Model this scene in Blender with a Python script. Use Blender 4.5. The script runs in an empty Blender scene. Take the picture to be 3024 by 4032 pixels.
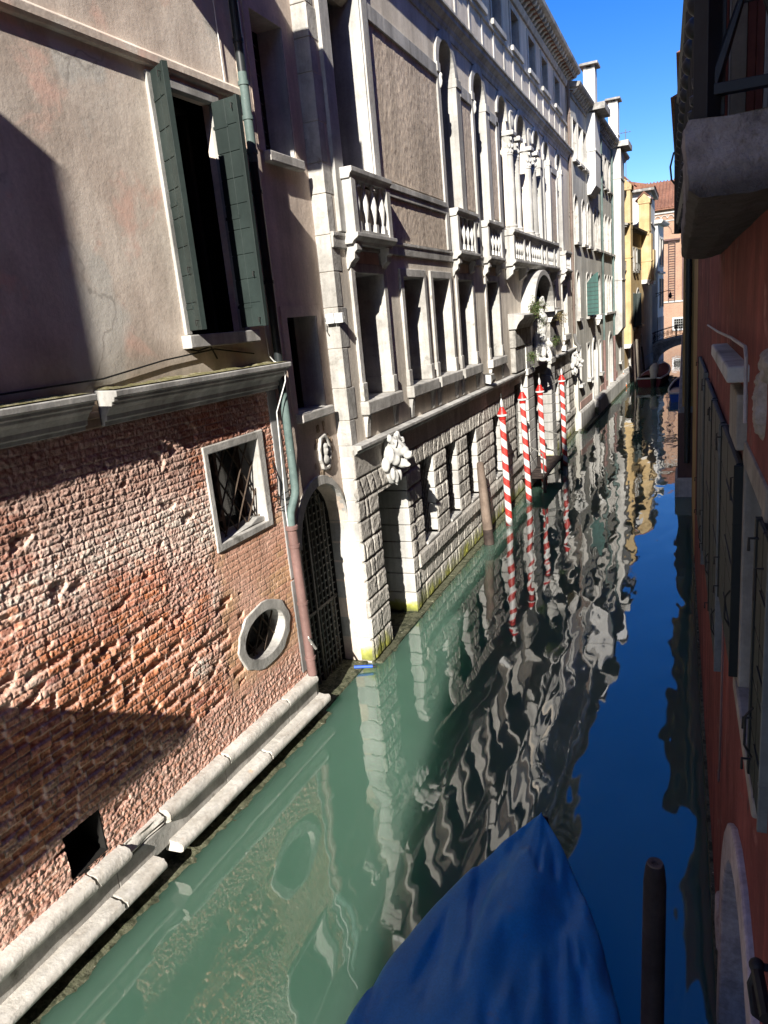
import bpy, bmesh, math, random
import numpy as np
from mathutils import Vector, Matrix
random.seed(7)
SC = bpy.context.scene
COL = SC.collection
PI = math.pi
R_ = math.radians

# ---------------------------------------------------------------- objects
def empty(name, loc=(0, 0, 0), rz=0.0, label=None, cat=None, group=None):
    o = bpy.data.objects.new(name, None)
    COL.objects.link(o)
    o.location = loc
    o.rotation_euler = (0, 0, rz)
    o.empty_display_size = 0.2
    return tag(o, label, cat, group)

def tag(o, label=None, cat=None, group=None, kind=None):
    if label: o['label'] = label
    if cat: o['category'] = cat
    if group: o['group'] = group
    if kind: o['kind'] = kind
    return o

def copy_tree(o, parent=None):
    c = o.copy()
    COL.objects.link(c)
    if parent is not None: c.parent = parent
    for ch in [k for k in bpy.data.objects if k.parent == o]:
        copy_tree(ch, c)
    return c

class MB:
    """collects shapes of one mesh; x = outwards from a facade, y = along it, z = up"""
    def __init__(s, S=1):
        s.v = []; s.f = []; s.S = S; s.p = []
    def add(s, vs, fs):
        o = len(s.v); s.p.append((o, len(s.f)))
        s.v += [(a * s.S, b, c) for a, b, c in vs]
        s.f += [tuple(i + o for i in f) for f in fs]
        return s
    def box(s, w0, w1, u0, u1, z0, z1):
        return s.add([(w0, u0, z0), (w1, u0, z0), (w1, u1, z0), (w0, u1, z0), (w0, u0, z1), (w1, u0, z1), (w1, u1, z1), (w0, u1, z1)],
                     [(0, 3, 2, 1), (4, 5, 6, 7), (0, 1, 5, 4), (1, 2, 6, 5), (2, 3, 7, 6), (3, 0, 4, 7)])
    def _ext(s, A, B):
        n = len(A)
        return s.add(A + B, [tuple(range(n))[::-1], tuple(range(n, 2 * n))] + [(i, (i + 1) % n, n + (i + 1) % n, n + i) for i in range(n)])
    def prism(s, poly, w0, w1):            # (u, z) polygon pushed out along w
        return s._ext([(w0, a, b) for a, b in poly], [(w1, a, b) for a, b in poly])
    def prismu(s, poly, u0, u1):           # (w, z) moulding profile run along u
        return s._ext([(a, u0, b) for a, b in poly], [(a, u1, b) for a, b in poly])
    def prismz(s, poly, z0, z1):           # (w, u) plan raised in z
        return s._ext([(a, b, z0) for a, b in poly], [(a, b, z1) for a, b in poly])
    def quad(s, a, b, c, d):
        return s.add([a, b, c, d], [(0, 1, 2, 3)])
    def tube(s, pts, r, n=8):
        pts = [Vector(p) for p in pts]
        rs = r if isinstance(r, (list, tuple)) else [r] * len(pts)
        vs = []; fs = []
        up = None
        for i, p in enumerate(pts):
            t = (pts[min(i + 1, len(pts) - 1)] - pts[max(i - 1, 0)]).normalized()
            if up is None:
                up = Vector((0, 0, 1)) if abs(t.z) < .9 else Vector((1, 0, 0))
            a = (up - t * up.dot(t)).normalized()
            up = a
            b = t.cross(a)
            vs += [tuple(p + (a * math.cos(2 * PI * k / n) + b * math.sin(2 * PI * k / n)) * rs[i]) for k in range(n)]
        for i in range(len(pts) - 1):
            fs += [(i * n + k, i * n + (k + 1) % n, (i + 1) * n + (k + 1) % n, (i + 1) * n + k) for k in range(n)]
        fs += [tuple(range(n))[::-1], tuple(range((len(pts) - 1) * n, len(pts) * n))]
        return s.add(vs, fs)
    def lathe(s, prof, c=(0, 0, 0), n=14):
        vs = []; fs = []
        for r, z in prof:
            vs += [(c[0] + max(r, .0004) * math.cos(2 * PI * k / n), c[1] + max(r, .0004) * math.sin(2 * PI * k / n), c[2] + z) for k in range(n)]
        for i in range(len(prof) - 1):
            fs += [(i * n + k, i * n + (k + 1) % n, (i + 1) * n + (k + 1) % n, (i + 1) * n + k) for k in range(n)]
        fs += [tuple(range(n))[::-1], tuple(range((len(prof) - 1) * n, len(prof) * n))]
        return s.add(vs, fs)
    def ring(s, inn, out, w0, w1, closed=False):   # band between two (u, z) lines, w0..w1 deep
        n = len(inn)
        vs = [(w1, a, b) for a, b in inn] + [(w1, a, b) for a, b in out] + [(w0, a, b) for a, b in inn] + [(w0, a, b) for a, b in out]
        fs = []
        for i in range(n if closed else n - 1):
            j = (i + 1) % n
            fs += [(i, j, n + j, n + i), (2 * n + i, 3 * n + i, 3 * n + j, 2 * n + j), (n + i, n + j, 3 * n + j, 3 * n + i), (i, 2 * n + i, 2 * n + j, j)]
        if not closed:
            fs += [(0, n, 3 * n, 2 * n), (n - 1, 3 * n - 1, 4 * n - 1, 2 * n - 1)][0:2]
        return s.add(vs, fs)
    def ball(s, c, r, n=2, rot=None):
        bm = bmesh.new()
        bmesh.ops.create_icosphere(bm, subdivisions=n, radius=1)
        if not isinstance(r, (tuple, list)): r = (r, r, r)
        M = Matrix.Diagonal((*r, 1))
        if rot: M = Matrix.Rotation(rot[0], 4, rot[1]) @ M
        vs = []
        for v in bm.verts:
            q = M @ v.co
            vs.append((c[0] + q.x, c[1] + q.y, c[2] + q.z))
        s.add(vs, [tuple(v.index for v in f.verts) for f in bm.faces])
        bm.free()
        return s
    def each(s, name, mat, parent=None, **k):
        """every shape added becomes a part of its own"""
        out = []
        for i, (v0, f0) in enumerate(s.p):
            v1, f1 = s.p[i + 1] if i + 1 < len(s.p) else (len(s.v), len(s.f))
            q = MB(); q.v = s.v[v0:v1]; q.f = [tuple(j - v0 for j in f) for f in s.f[f0:f1]]
            out.append(q.build(name, mat, parent, **k))
        return out
    def build(s, name, mat, parent=None, smooth=False, bev=0, remesh=0, label=None):
        me = bpy.data.meshes.new(name)
        me.from_pydata(s.v, [], s.f)
        bm = bmesh.new(); bm.from_mesh(me)
        bmesh.ops.recalc_face_normals(bm, faces=bm.faces)
        bm.to_mesh(me); bm.free()
        o = bpy.data.objects.new(name, me)
        COL.objects.link(o)
        me.materials.append(mat)
        if smooth:
            me.polygons.foreach_set('use_smooth', [True] * len(me.polygons))
            if smooth != 'all': me.set_sharp_from_angle(angle=R_(40))
        if parent is not None: o.parent = parent
        if remesh:
            m = o.modifiers.new('fuse', 'REMESH'); m.mode = 'VOXEL'; m.voxel_size = remesh; m.use_smooth_shade = True
            k = o.modifiers.new('soft', 'SMOOTH'); k.iterations = 2; k.factor = .5
        if bev:
            m = o.modifiers.new('edge', 'BEVEL'); m.width = bev; m.segments = 2; m.limit_method = 'ANGLE'; m.angle_limit = R_(35)
        if label: o['label'] = label
        return o

def np_mesh(name, V, F, mat, parent=None, col=None, smooth=True):
    me = bpy.data.meshes.new(name)
    V = np.asarray(V, dtype=np.float32); F = np.asarray(F, dtype=np.int32)
    me.vertices.add(len(V)); me.vertices.foreach_set('co', V.ravel())
    k = F.shape[1]
    me.loops.add(F.size); me.loops.foreach_set('vertex_index', F.ravel())
    me.polygons.add(len(F)); me.polygons.foreach_set('loop_start', np.arange(len(F), dtype=np.int32) * k)
    me.update(calc_edges=True)
    me.validate()
    if smooth: me.polygons.foreach_set('use_smooth', [True] * len(me.polygons))
    if col is not None:
        a = me.color_attributes.new('Col', 'FLOAT_COLOR', 'POINT')
        c4 = np.ones((len(V), 4), dtype=np.float32); c4[:, :3] = col
        a.data.foreach_set('color', c4.ravel())
    o = bpy.data.objects.new(name, me); COL.objects.link(o)
    me.materials.append(mat)
    if parent is not None: o.parent = parent
    return o

# ---------------------------------------------------------------- numpy noise
_T = np.random.RandomState(3).rand(256, 256)
def vn(x, y, sd=0):
    x = x + sd * 17.31; y = y + sd * 5.77
    xi = np.floor(x).astype(int); yi = np.floor(y).astype(int)
    fx = x - xi; fy = y - yi
    fx = fx * fx * (3 - 2 * fx); fy = fy * fy * (3 - 2 * fy)
    g = lambda a, b: _T[a & 255, b & 255]
    return (g(xi, yi) * (1 - fx) + g(xi + 1, yi) * fx) * (1 - fy) + (g(xi, yi + 1) * (1 - fx) + g(xi + 1, yi + 1) * fx) * fy
def fbm(x, y, oc=4, sd=0):
    t = 0; a = .5; n = 0
    for i in range(oc):
        t = t + a * vn(x * 2 ** i, y * 2 ** i, sd + i); n += a; a *= .55
    return t / n
def sst(a, b, x):
    t = np.clip((x - a) / (b - a), 0, 1); return t * t * (3 - 2 * t)
def hsh(a, b, k=0):
    return _T[(a * 73 + k * 31 + 11) & 255, (b * 151 + k * 7 + 5) & 255]
def mixc(c, d, t):
    return c * (1 - t[..., None]) + np.asarray(d) * t[..., None]

def sheet(ul, zl, fn, holes, name, mat, parent, S=1):
    """relief wall: a dense grid over (u, z), raised and coloured by fn, cells in holes left out"""
    U, Z = np.meshgrid(ul, zl, indexing='ij')
    Wd, C = fn(U, Z)
    nu, nz = U.shape
    V = np.stack([Wd * S, U, Z], -1).reshape(-1, 3)
    uc = (ul[:-1] + ul[1:]) / 2; zc = (zl[:-1] + zl[1:]) / 2
    UC, ZC = np.meshgrid(uc, zc, indexing='ij')
    keep = np.ones(UC.shape, bool)
    for h in holes:
        if h[0] == 'e': keep &= ((UC - h[1]) / h[3]) ** 2 + ((ZC - h[2]) / h[4]) ** 2 > 1
        else: keep &= ~((UC > h[1]) & (UC < h[2]) & (ZC > h[3]) & (ZC < h[4]))
    I, J = np.nonzero(keep)
    a = I * nz + J
    F = np.stack([a, a + nz, a + nz + 1, a + 1], -1)
    if S < 0: F = F[:, ::-1]
    used = np.zeros(len(V), bool); used[F.ravel()] = True
    mp = np.cumsum(used) - 1
    return np_mesh(name, V[used], mp[F], mat, parent, C.reshape(-1, 3)[used])

def lines(a, b, step, extra=()):
    n = max(2, int(round((b - a) / step)) + 1)
    l = np.linspace(a, b, n)
    for e in extra:
        if a < e < b: l[np.argmin(abs(l - e))] = e
    return np.unique(l)

# ---------------------------------------------------------------- materials
class NT:
    def __init__(s, name):
        s.m = bpy.data.materials.new(name); s.m.use_nodes = True
        s.t = s.m.node_tree; s.n = s.t.nodes; s.l = s.t.links
        s.b = s.n['Principled BSDF']
        s.tc = s.n.new('ShaderNodeTexCoord')
    def node(s, t, **k):
        n = s.n.new('ShaderNode' + t)
        for a, v in k.items():
            if a.startswith('i_'):
                n.inputs[a[2:].replace('_', ' ')].default_value = v
            else: setattr(n, a, v)
        return n
    def link(s, a, b): s.l.new(a, b); return b
    def coords(s, sc=(1, 1, 1)):
        mp = s.node('Mapping'); mp.inputs['Scale'].default_value = sc
        s.link(s.tc.outputs['Object'], mp.inputs['Vector']); return mp.outputs[0]
    def noise(s, scale, det=6, rough=.6, sc=(1, 1, 1), dist=0):
        n = s.node('TexNoise'); n.inputs['Scale'].default_value = scale; n.inputs['Detail'].default_value = det
        n.inputs['Roughness'].default_value = rough; n.inputs['Distortion'].default_value = dist
        s.link(s.coords(sc), n.inputs['Vector']); return n.outputs['Fac']
    def ramp(s, fac, stops):
        r = s.node('ValToRGB'); e = r.color_ramp.elements
        while len(e) < len(stops): e.new(.5)
        for i, (p, c) in enumerate(stops):
            e[i].position = p; e[i].color = (*c, 1) if len(c) == 3 else c
        s.link(fac, r.inputs['Fac']); return r.outputs['Color']
    def mix(s, a, b, fac, mode='MIX'):
        m = s.node('Mix', data_type='RGBA', blend_type=mode)
        for sock, v in ((m.inputs[6], a), (m.inputs[7], b), (m.inputs[0], fac)):
            if isinstance(v, (int, float)): sock.default_value = v
            elif isinstance(v, tuple): sock.default_value = (*v, 1) if len(v) == 3 else v
            else: s.link(v, sock)
        return m.outputs[2]
    def bump(s, fac, strength, dist=.01, prev=None):
        b = s.node('Bump'); b.inputs['Strength'].default_value = strength; b.inputs['Distance'].default_value = dist
        s.link(fac, b.inputs['Height'])
        if prev is not None: s.link(prev, b.inputs['Normal'])
        return b.outputs[0]

def g3(v): return (v, v, v)

def surf(name, cols, scale=2., big=.35, streak=.25, rough=.9, bumps=((60, .35, .004), (9, .3, .01)), attr=False, spec=.25, metal=0, stain=None, spots=None, zst=None, crack=None, point=False):
    t = NT(name)
    n = len(cols)
    if attr:
        at = t.node('Attribute', attribute_name='Col'); c = at.outputs['Color']
        v = t.ramp(t.noise(45, 5, .7), [(.3, g3(.72)), (.7, g3(1.25))])
        c = t.mix(c, v, 1.0, 'MULTIPLY')
    else:
        f = t.noise(scale, 8, .62)
        c = t.ramp(f, [(.32 + .36 * i / max(1, n - 1), k) for i, k in enumerate(cols)]) if n > 1 else t.mix(cols[0], cols[0], 0.)
        v = t.ramp(t.noise(28, 6, .7), [(.3, g3(.86)), (.7, g3(1.1))])
        c = t.mix(c, v, 1.0, 'MULTIPLY')
    if big:
        v = t.ramp(t.noise(.55, 5, .6, dist=.6), [(.36, g3(1 - big)), (.62, g3(1.06))])
        c = t.mix(c, v, 1.0, 'MULTIPLY')
    if streak:
        v = t.ramp(t.noise(1.0, 6, .65, sc=(3.2, 3.2, .22)), [(.38, g3(1 - streak)), (.6, g3(1.03))])
        c = t.mix(c, v, 1.0, 'MULTIPLY')
    if stain:      # colour, scale, threshold
        v = t.ramp(t.noise(stain[1], 7, .65, dist=.4), [(stain[2], g3(0)), (stain[2] + .1, g3(1))])
        c = t.mix(c, stain[0], v)
    if spots:
        v = t.ramp(t.noise(spots[1], 3, .5), [(spots[2], g3(0)), (spots[2] + .04, g3(1))])
        c = t.mix(c, spots[0], v)
    if crack:      # scale, share of the wall that is cracked
        mp = t.node('Mapping'); mp.inputs['Scale'].default_value = (1, 1, .7); n = t.node('TexNoise'); n.inputs['Scale'].default_value = 2.5; n.inputs['Detail'].default_value = 4
        t.link(t.tc.outputs['Object'], n.inputs['Vector']); ad = t.node('VectorMath', operation='MULTIPLY_ADD'); t.link(n.outputs['Color'], ad.inputs[0]); ad.inputs[1].default_value = (.5, .5, .5); t.link(t.tc.outputs['Object'], ad.inputs[2]); t.link(ad.outputs[0], mp.inputs['Vector'])
        vo = t.node('TexVoronoi', feature='DISTANCE_TO_EDGE'); vo.inputs['Scale'].default_value = crack[0]; t.link(mp.outputs[0], vo.inputs['Vector'])
        ln = t.ramp(vo.outputs['Distance'], [(.004, g3(1)), (.013, g3(0))]); mk = t.ramp(t.noise(.9, 3, .5), [(1 - crack[1], g3(0)), (1.06 - crack[1], g3(.35))])
        ml = t.mix(ln, mk, 1., 'MULTIPLY'); c = t.mix(c, (.17, .14, .12), ml)
    if point:  # creases darkened in the colour, as ambient shade and grime
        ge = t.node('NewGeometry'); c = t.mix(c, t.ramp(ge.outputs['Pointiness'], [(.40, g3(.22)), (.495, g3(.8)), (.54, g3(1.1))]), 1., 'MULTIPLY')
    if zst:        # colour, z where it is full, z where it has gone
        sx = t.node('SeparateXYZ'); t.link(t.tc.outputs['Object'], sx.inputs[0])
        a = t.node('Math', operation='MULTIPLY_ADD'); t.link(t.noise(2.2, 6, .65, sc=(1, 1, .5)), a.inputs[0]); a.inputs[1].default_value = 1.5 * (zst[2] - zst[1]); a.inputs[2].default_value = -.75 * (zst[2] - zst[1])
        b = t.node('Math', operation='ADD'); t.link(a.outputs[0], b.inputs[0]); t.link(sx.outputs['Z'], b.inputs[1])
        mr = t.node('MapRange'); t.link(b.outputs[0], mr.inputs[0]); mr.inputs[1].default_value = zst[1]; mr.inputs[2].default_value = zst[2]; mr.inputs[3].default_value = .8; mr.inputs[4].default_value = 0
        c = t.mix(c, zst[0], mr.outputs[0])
    t.link(c, t.b.inputs['Base Color'])
    nb = None
    for sc, st, d in bumps: nb = t.bump(t.noise(sc, 6, .65), st, d, nb)
    if nb is not None: t.link(nb, t.b.inputs['Normal'])
    t.b.inputs['Roughness'].default_value = rough
    t.b.inputs['Specular IOR Level'].default_value = spec
    t.b.inputs['Metallic'].default_value = metal
    return t.m
M = {}
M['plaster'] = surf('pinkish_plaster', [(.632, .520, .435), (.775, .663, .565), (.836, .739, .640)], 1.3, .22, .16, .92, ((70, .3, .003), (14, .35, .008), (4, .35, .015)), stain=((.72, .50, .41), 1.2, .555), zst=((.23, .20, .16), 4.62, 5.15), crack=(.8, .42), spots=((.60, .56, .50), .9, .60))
M['gate_plaster'] = surf('grey_pink_plaster', [(.557, .458, .386), (.668, .557, .469), (.757, .634, .538)], 1.1, .25, .22, .92, ((70, .3, .004), (6, .4, .02)))
M['palace_plaster'] = surf('palace_plaster', [(.621, .557, .470), (.707, .634, .544), (.771, .707, .611)], 1.2, .2, .2, .92, ((70, .3, .004), (7, .35, .015)))
M['rough_panel'] = surf('flaking_marmorino', [(.404, .322, .257), (.628, .520, .423), (.740, .624, .504), (.673, .520, .396)], 9, .15, .25, .95, ((110, .7, .004), (34, .5, .006)), stain=((.46, .41, .37), 1.5, .66))
M['stone'] = surf('istrian_stone', [(.419, .406, .379), (.501, .487, .461), (.541, .531, .508)], 3, .25, .38, .75, ((50, .3, .004), (8, .35, .012)), spec=.3)
M['old_stone'] = surf('weathered_stone', [(.368, .352, .324), (.496, .476, .444), (.576, .552, .516)], 4, .3, .3, .85, ((50, .5, .006), (12, .5, .015)), stain=((.17, .16, .14), 2.2, .60))
M['dark_stone'] = surf('dark_grey_stone', [(.20, .19, .175), (.34, .325, .30), (.46, .44, .41)], 5, .3, .3, .9, ((40, .6, .008), (9, .5, .02)))
M['plinth'] = surf('white_plinth_stone', [(.410, .372, .327), (.532, .502, .456), (.593, .562, .524)], 5, .2, 0, .75, ((45, .5, .005), (10, .7, .02)), stain=((.50, .36, .24), 3.5, .66))
M['slab'] = surf('balcony_slab_stone', [(.130, .107, .098), (.248, .212, .201), (.307, .271, .260)], 7, .4, 0, .9, ((40, .8, .008), (11, 1., .03)), stain=((.13, .105, .09), 5, .55), zst=((.035, .028, .022), 5.30, 5.37))  # underside shade painted in as a darker tone towards the bottom
M['arch_stone'] = surf('pale_gate_stone', [(.36, .30, .28), (.50, .42, .395), (.58, .50, .47)], 7, .3, .2, .9, ((40, .7, .008), (14, .7, .015)), stain=((.22, .12, .10), 4, .62))
M['brick'] = surf('old_brick', [], attr=True, big=.15, streak=.15, rough=.95, bumps=((110, .9, .005), (38, .8, .008)), spec=.1)
M['rustic'] = surf('rusticated_stone', [], attr=True, big=.12, streak=.12, rough=.88, bumps=((70, .7, .006), (26, .8, .012)), spec=.2)
M['grey_wall'] = surf('grey_lime_plaster', [(.494, .475, .424), (.570, .550, .492), (.627, .607, .546)], 1.2, .2, .3, .92, ((50, .3, .004),))
M['yellow'] = surf('ochre_yellow_plaster', [(.428, .300, .141), (.482, .356, .186), (.520, .403, .244)], .9, .2, .2, .9, ((50, .2, .004),))
M['tan'] = surf('tan_plaster', [(.40, .30, .21), (.47, .36, .26)], 1, .3, .3, .9, ((50, .3, .004),))
M['white_wall'] = surf('white_lime_wall', [(.532, .524, .509), (.593, .585, .570)], 1, .12, .2, .9, ((50, .2, .004),))
M['pink_wall'] = surf('pink_wall', [(.425, .281, .246), (.476, .323, .281)], 1, .15, .2, .9, ())
M['red_wall'] = surf('venetian_red_plaster', [(.167, .039, .031), (.244, .061, .047), (.305, .086, .067)], 2.4, .3, .35, .93, ((70, .4, .004), (16, .6, .012)), crack=(1.2, .5), stain=((.36, .15, .12), 2.2, .60), spots=((.10, .035, .03), 2.6, .66))
M['ochre'] = surf('dark_ochre_plaster', [(.42, .27, .10), (.50, .33, .14)], 1, .3, .3, .9, ((50, .3, .004),))
M['concrete'] = surf('grey_render', [(.255, .246, .238), (.391, .383, .374)], 1.4, .4, .3, .92, ((50, .3, .004),))
M['render'] = surf('bare_render', [(.30, .25, .21), (.44, .385, .33)], 14, .3, 0, .95, ((45, .9, .008), (18, 1., .02)))
M['shutter'] = surf('dark_green_wood', [(.018, .028, .026), (.026, .038, .035)], 3, .2, .2, .55, ((14, .15, .003),), spec=.35)
M['shutter_lt'] = surf('sea_green_wood', [(.028, .080, .070), (.040, .104, .092)], 3, .2, .25, .6, (), spec=.3)
M['shutter_bk'] = surf('blackish_green_wood', [(.006, .008, .008), (.010, .013, .012)], 3, .2, .2, .6, (), spec=.3)
M['shutter_edge'] = surf('pale_lit_edge', [(.11, .12, .11), (.17, .18, .165)], 6, .2, .2, .7, ())  # light on the leaf edges put into a paler colour
M['frame_wood'] = surf('dark_frame_wood', [(.025, .02, .017), (.045, .036, .03)], 3, .2, .2, .6, ())
M['iron'] = surf('black_iron', [(.012, .011, .011), (.024, .022, .02)], 12, .2, 0, .6, (), spec=.3)
M['iron_lt'] = surf('grey_iron', [(.10, .098, .09), (.17, .165, .15)], 14, .2, 0, .55, (), spec=.4)
M['rail_iron'] = surf('dark_railing_paint', [(.010, .011, .013), (.018, .019, .022)], 9, .2, 0, .5, (), spec=.35)
M['dark_pipe'] = surf('black_painted_pipe', [(.012, .016, .018), (.02, .025, .027)], 4, .2, 0, .45, (), spec=.4)
M['green_pipe'] = surf('verdigris_pipe', [(.075, .11, .105), (.11, .155, .145), (.14, .19, .18)], 3, .3, .25, .6, (), spots=((.30, .42, .38), 30, .72))
M['brown_pipe'] = surf('red_brown_pipe', [(.15, .09, .08), (.21, .125, .112)], 4, .25, .2, .55, (), spec=.35)
M['dkred_pipe'] = surf('dark_red_pipe', [(.085, .040, .036), (.13, .062, .054)], 4, .25, .2, .5, (), spec=.35)
M['white_paint'] = surf('white_paint', [(.562, .562, .555), (.608, .608, .600)], 4, .1, .1, .5, ())
M['red_paint'] = surf('red_paint', [(.400, .018, .014), (.464, .024, .019)], 4, .12, .1, .42, ((25, .15, .003),), spec=.4)
M['tiles'] = surf('terracotta_tiles', [(.149, .063, .043), (.230, .106, .068), (.269, .156, .109)], 6, .3, 0, .9, ((18, .7, .03),))
M['wood_post'] = surf('weathered_post', [(.111, .081, .064), (.187, .140, .111), (.238, .183, .149)], 3, .3, .45, .9, ((30, .6, .006),))
M['wood_dark'] = surf('wet_dark_post', [(.025, .018, .016), (.05, .036, .031), (.075, .055, .046)], 5, .3, .45, .75, ((30, .6, .006),))
M['algae'] = surf('algae_ledge', [(.022, .026, .015), (.055, .06, .034), (.13, .13, .085), (.06, .068, .03)], 12, .3, 0, .8, ((30, 1., .02),), spots=((.26, .25, .19), 18, .68))
M['moss'] = surf('mossy_stone', [(.12, .11, .045), (.20, .18, .085), (.32, .29, .21)], 9, .3, 0, .95, ((40, .9, .012), (12, 1., .03)))
M['cable_w'] = surf('white_cable', [(.62, .62, .60), (.7, .7, .68)], 8, 0, 0, .6, ())
M['cable_b'] = surf('black_cable', [(.012, .012, .012), (.02, .02, .02)], 8, 0, 0, .6, ())
M['blue_stick'] = surf('blue_plastic', [(.02, .08, .42), (.03, .11, .5)], 4, 0, 0, .45, ())
M['maroon'] = surf('maroon_canvas', [(.085, .012, .02), (.12, .02, .028)], 3, .2, 0, .8, ((12, .4, .02),))
M['hull_blue'] = surf('dark_hull', [(.012, .016, .025), (.02, .024, .034)], 3, .2, 0, .35, (), spec=.4)
M['grey_cover'] = surf('grey_motor_cover', [(.36, .35, .33), (.5, .49, .46)], 3, .2, .1, .7, ((10, .5, .02),))
M['leaf'] = surf('leaf_green', [(.028, .052, .014), (.060, .092, .028), (.096, .120, .040)], 9, .2, 0, .6, ())
M['leaf_dry'] = surf('leaf_dry', [(.10, .09, .035), (.17, .13, .06)], 9, .2, 0, .7, ())
M['twig'] = surf('brown_twig', [(.09, .06, .04), (.13, .09, .06)], 9, 0, 0, .9, ())
M['orange'] = surf('orange_paint', [(.60, .12, .03), (.66, .16, .04)], 5, .1, 0, .5, ())
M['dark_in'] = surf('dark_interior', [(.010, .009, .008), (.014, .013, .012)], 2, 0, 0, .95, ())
M['bed'] = surf('canal_bed', [(.05, .06, .04), (.09, .10, .07)], 1, .2, 0, .95, ())
M['panel_brown'] = surf('old_door_wood', [(.10, .06, .045), (.15, .09, .065)], 5, .3, .4, .8, ((20, .4, .004),))
M['beige_strip'] = surf('beige_window_stone', [(.270, .234, .189), (.360, .320, .261)], 6, .3, .4, .9, ((40, .4, .004),))

def glass_mat():
    t = NT('old_glass')
    c = t.ramp(t.noise(2.2, 4, .5), [(.3, (.008, .009, .010)), (.7, (.03, .033, .035))])
    t.link(c, t.b.inputs['Base Color'])
    t.b.inputs['Roughness'].default_value = .12
    t.b.inputs['Specular IOR Level'].default_value = .5
    t.link(t.bump(t.noise(5, 2), .2, .01), t.b.inputs['Normal'])
    return t.m
M['glass'] = glass_mat()

def pole_mat(name, turns, phase, thr=.5):
    """red and white paint wound round a mooring pole"""
    t = NT(name)
    sx = t.node('SeparateXYZ'); t.link(t.tc.outputs['Object'], sx.inputs[0])
    at = t.node('Math', operation='ARCTAN2'); t.link(sx.outputs['Y'], at.inputs[0]); t.link(sx.outputs['X'], at.inputs[1])
    a = t.node('Math', operation='MULTIPLY'); t.link(at.outputs[0], a.inputs[0]); a.inputs[1].default_value = 1 / (2 * PI)
    z = t.node('Math', operation='MULTIPLY'); t.link(sx.outputs['Z'], z.inputs[0]); z.inputs[1].default_value = turns
    s_ = t.node('Math', operation='ADD'); t.link(a.outputs[0], s_.inputs[0]); t.link(z.outputs[0], s_.inputs[1])
    nz = t.node('Math', operation='MULTIPLY_ADD'); t.link(t.noise(9, 4), nz.inputs[0]); nz.inputs[1].default_value = .05; nz.inputs[2].default_value = phase
    s2 = t.node('Math', operation='ADD'); t.link(s_.outputs[0], s2.inputs[0]); t.link(nz.outputs[0], s2.inputs[1])
    fr = t.node('Math', operation='FRACT'); t.link(s2.outputs[0], fr.inputs[0])
    gt = t.node('Math', operation='GREATER_THAN'); t.link(fr.outputs[0], gt.inputs[0]); gt.inputs[1].default_value = thr
    w = t.ramp(t.noise(14, 6), [(.3, (.47, .465, .46)), (.7, (.60, .59, .58))])
    r = t.ramp(t.noise(14, 6), [(.3, (.33, .028, .022)), (.7, (.43, .042, .033))])
    c = t.mix(w, r, gt.outputs[0])
    fl = t.ramp(t.noise(22, 6, .7), [(.60, g3(0)), (.68, g3(.55))])
    c = t.mix(c, (.34, .27, .24), fl)
    d = t.ramp(sx.outputs['Z'], [(.05, g3(.25)), (.16, g3(1))])
    c = t.mix(c, d, 1., 'MULTIPLY')
    t.link(c, t.b.inputs['Base Color'])
    t.b.inputs['Roughness'].default_value = .5
    return t.m

def water_mat():
    t = NT('canal_water')
    c = t.ramp(t.noise(.35, 3, .5), [(.3, (.048, .104, .072)), (.7, (.066, .132, .096))])
    t.link(c, t.b.inputs['Base Color'])
    t.b.subsurface_method = 'BURLEY'
    t.b.inputs['Subsurface Weight'].default_value = 1.0
    t.b.inputs['Subsurface Radius'].default_value = (.55, .9, .7)
    t.b.inputs['Subsurface Scale'].default_value = .9
    t.b.inputs['Roughness'].default_value = .022
    t.b.inputs['IOR'].default_value = 2.12
    n1 = t.bump(t.noise(.9, 1, .4, sc=(1.25, .7, 1), dist=.25), WAVE[0], .08)
    n2 = t.bump(t.noise(2.4, 1.2, .42, sc=(1.4, .52, 1), dist=.25), WAVE[1], .04, n1)
    t.link(n2, t.b.inputs['Normal'])
    return t.m
WAVE = (.115, .125)
M['water'] = water_mat()

def tarp_mat():
    t = NT('blue_tarpaulin')
    c = t.ramp(t.noise(2.5, 6, .6), [(.3, (.004, .20, .47)), (.7, (.010, .26, .60))])
    v = t.ramp(t.noise(60, 3), [(.3, g3(.85)), (.7, g3(1.1))])
    c = t.mix(c, v, 1., 'MULTIPLY')
    st = t.ramp(t.noise(6, 5, .6), [(.64, g3(0)), (.72, g3(.5))])
    c = t.mix(c, (.08, .17, .30), st)
    t.link(c, t.b.inputs['Base Color'])
    t.b.inputs['Roughness'].default_value = .5
    t.link(t.bump(t.noise(160, 2), .12, .002, t.bump(t.noise(7, 4), .3, .01)), t.b.inputs['Normal'])
    return t.m
M['tarp'] = tarp_mat()

def far_brick():
    t = NT('church_brick')
    br = t.node('TexBrick')
    br.inputs['Scale'].default_value = 1.0
    br.inputs['Brick Width'].default_value = .26; br.inputs['Row Height'].default_value = .085
    br.inputs['Mortar Size'].default_value = .012
    br.inputs['Color1'].default_value = (.30, .15, .085, 1); br.inputs['Color2'].default_value = (.23, .105, .06, 1); br.inputs['Mortar'].default_value = (.30, .24, .185, 1)
    mp = t.node('Mapping'); mp.inputs['Rotation'].default_value = (PI / 2, 0, 0)
    t.link(t.tc.outputs['Object'], mp.inputs['Vector']); t.link(mp.outputs[0], br.inputs['Vector'])
    v = t.ramp(t.noise(.45, 6, .65), [(.38, g3(0)), (.62, g3(.5))])
    c = t.mix(br.outputs['Color'], (.34, .225, .15), v)
    t.link(c, t.b.inputs['Base Color'])
    t.b.inputs['Roughness'].default_value = .95
    return t.m
M['church_brick'] = far_brick()

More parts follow.
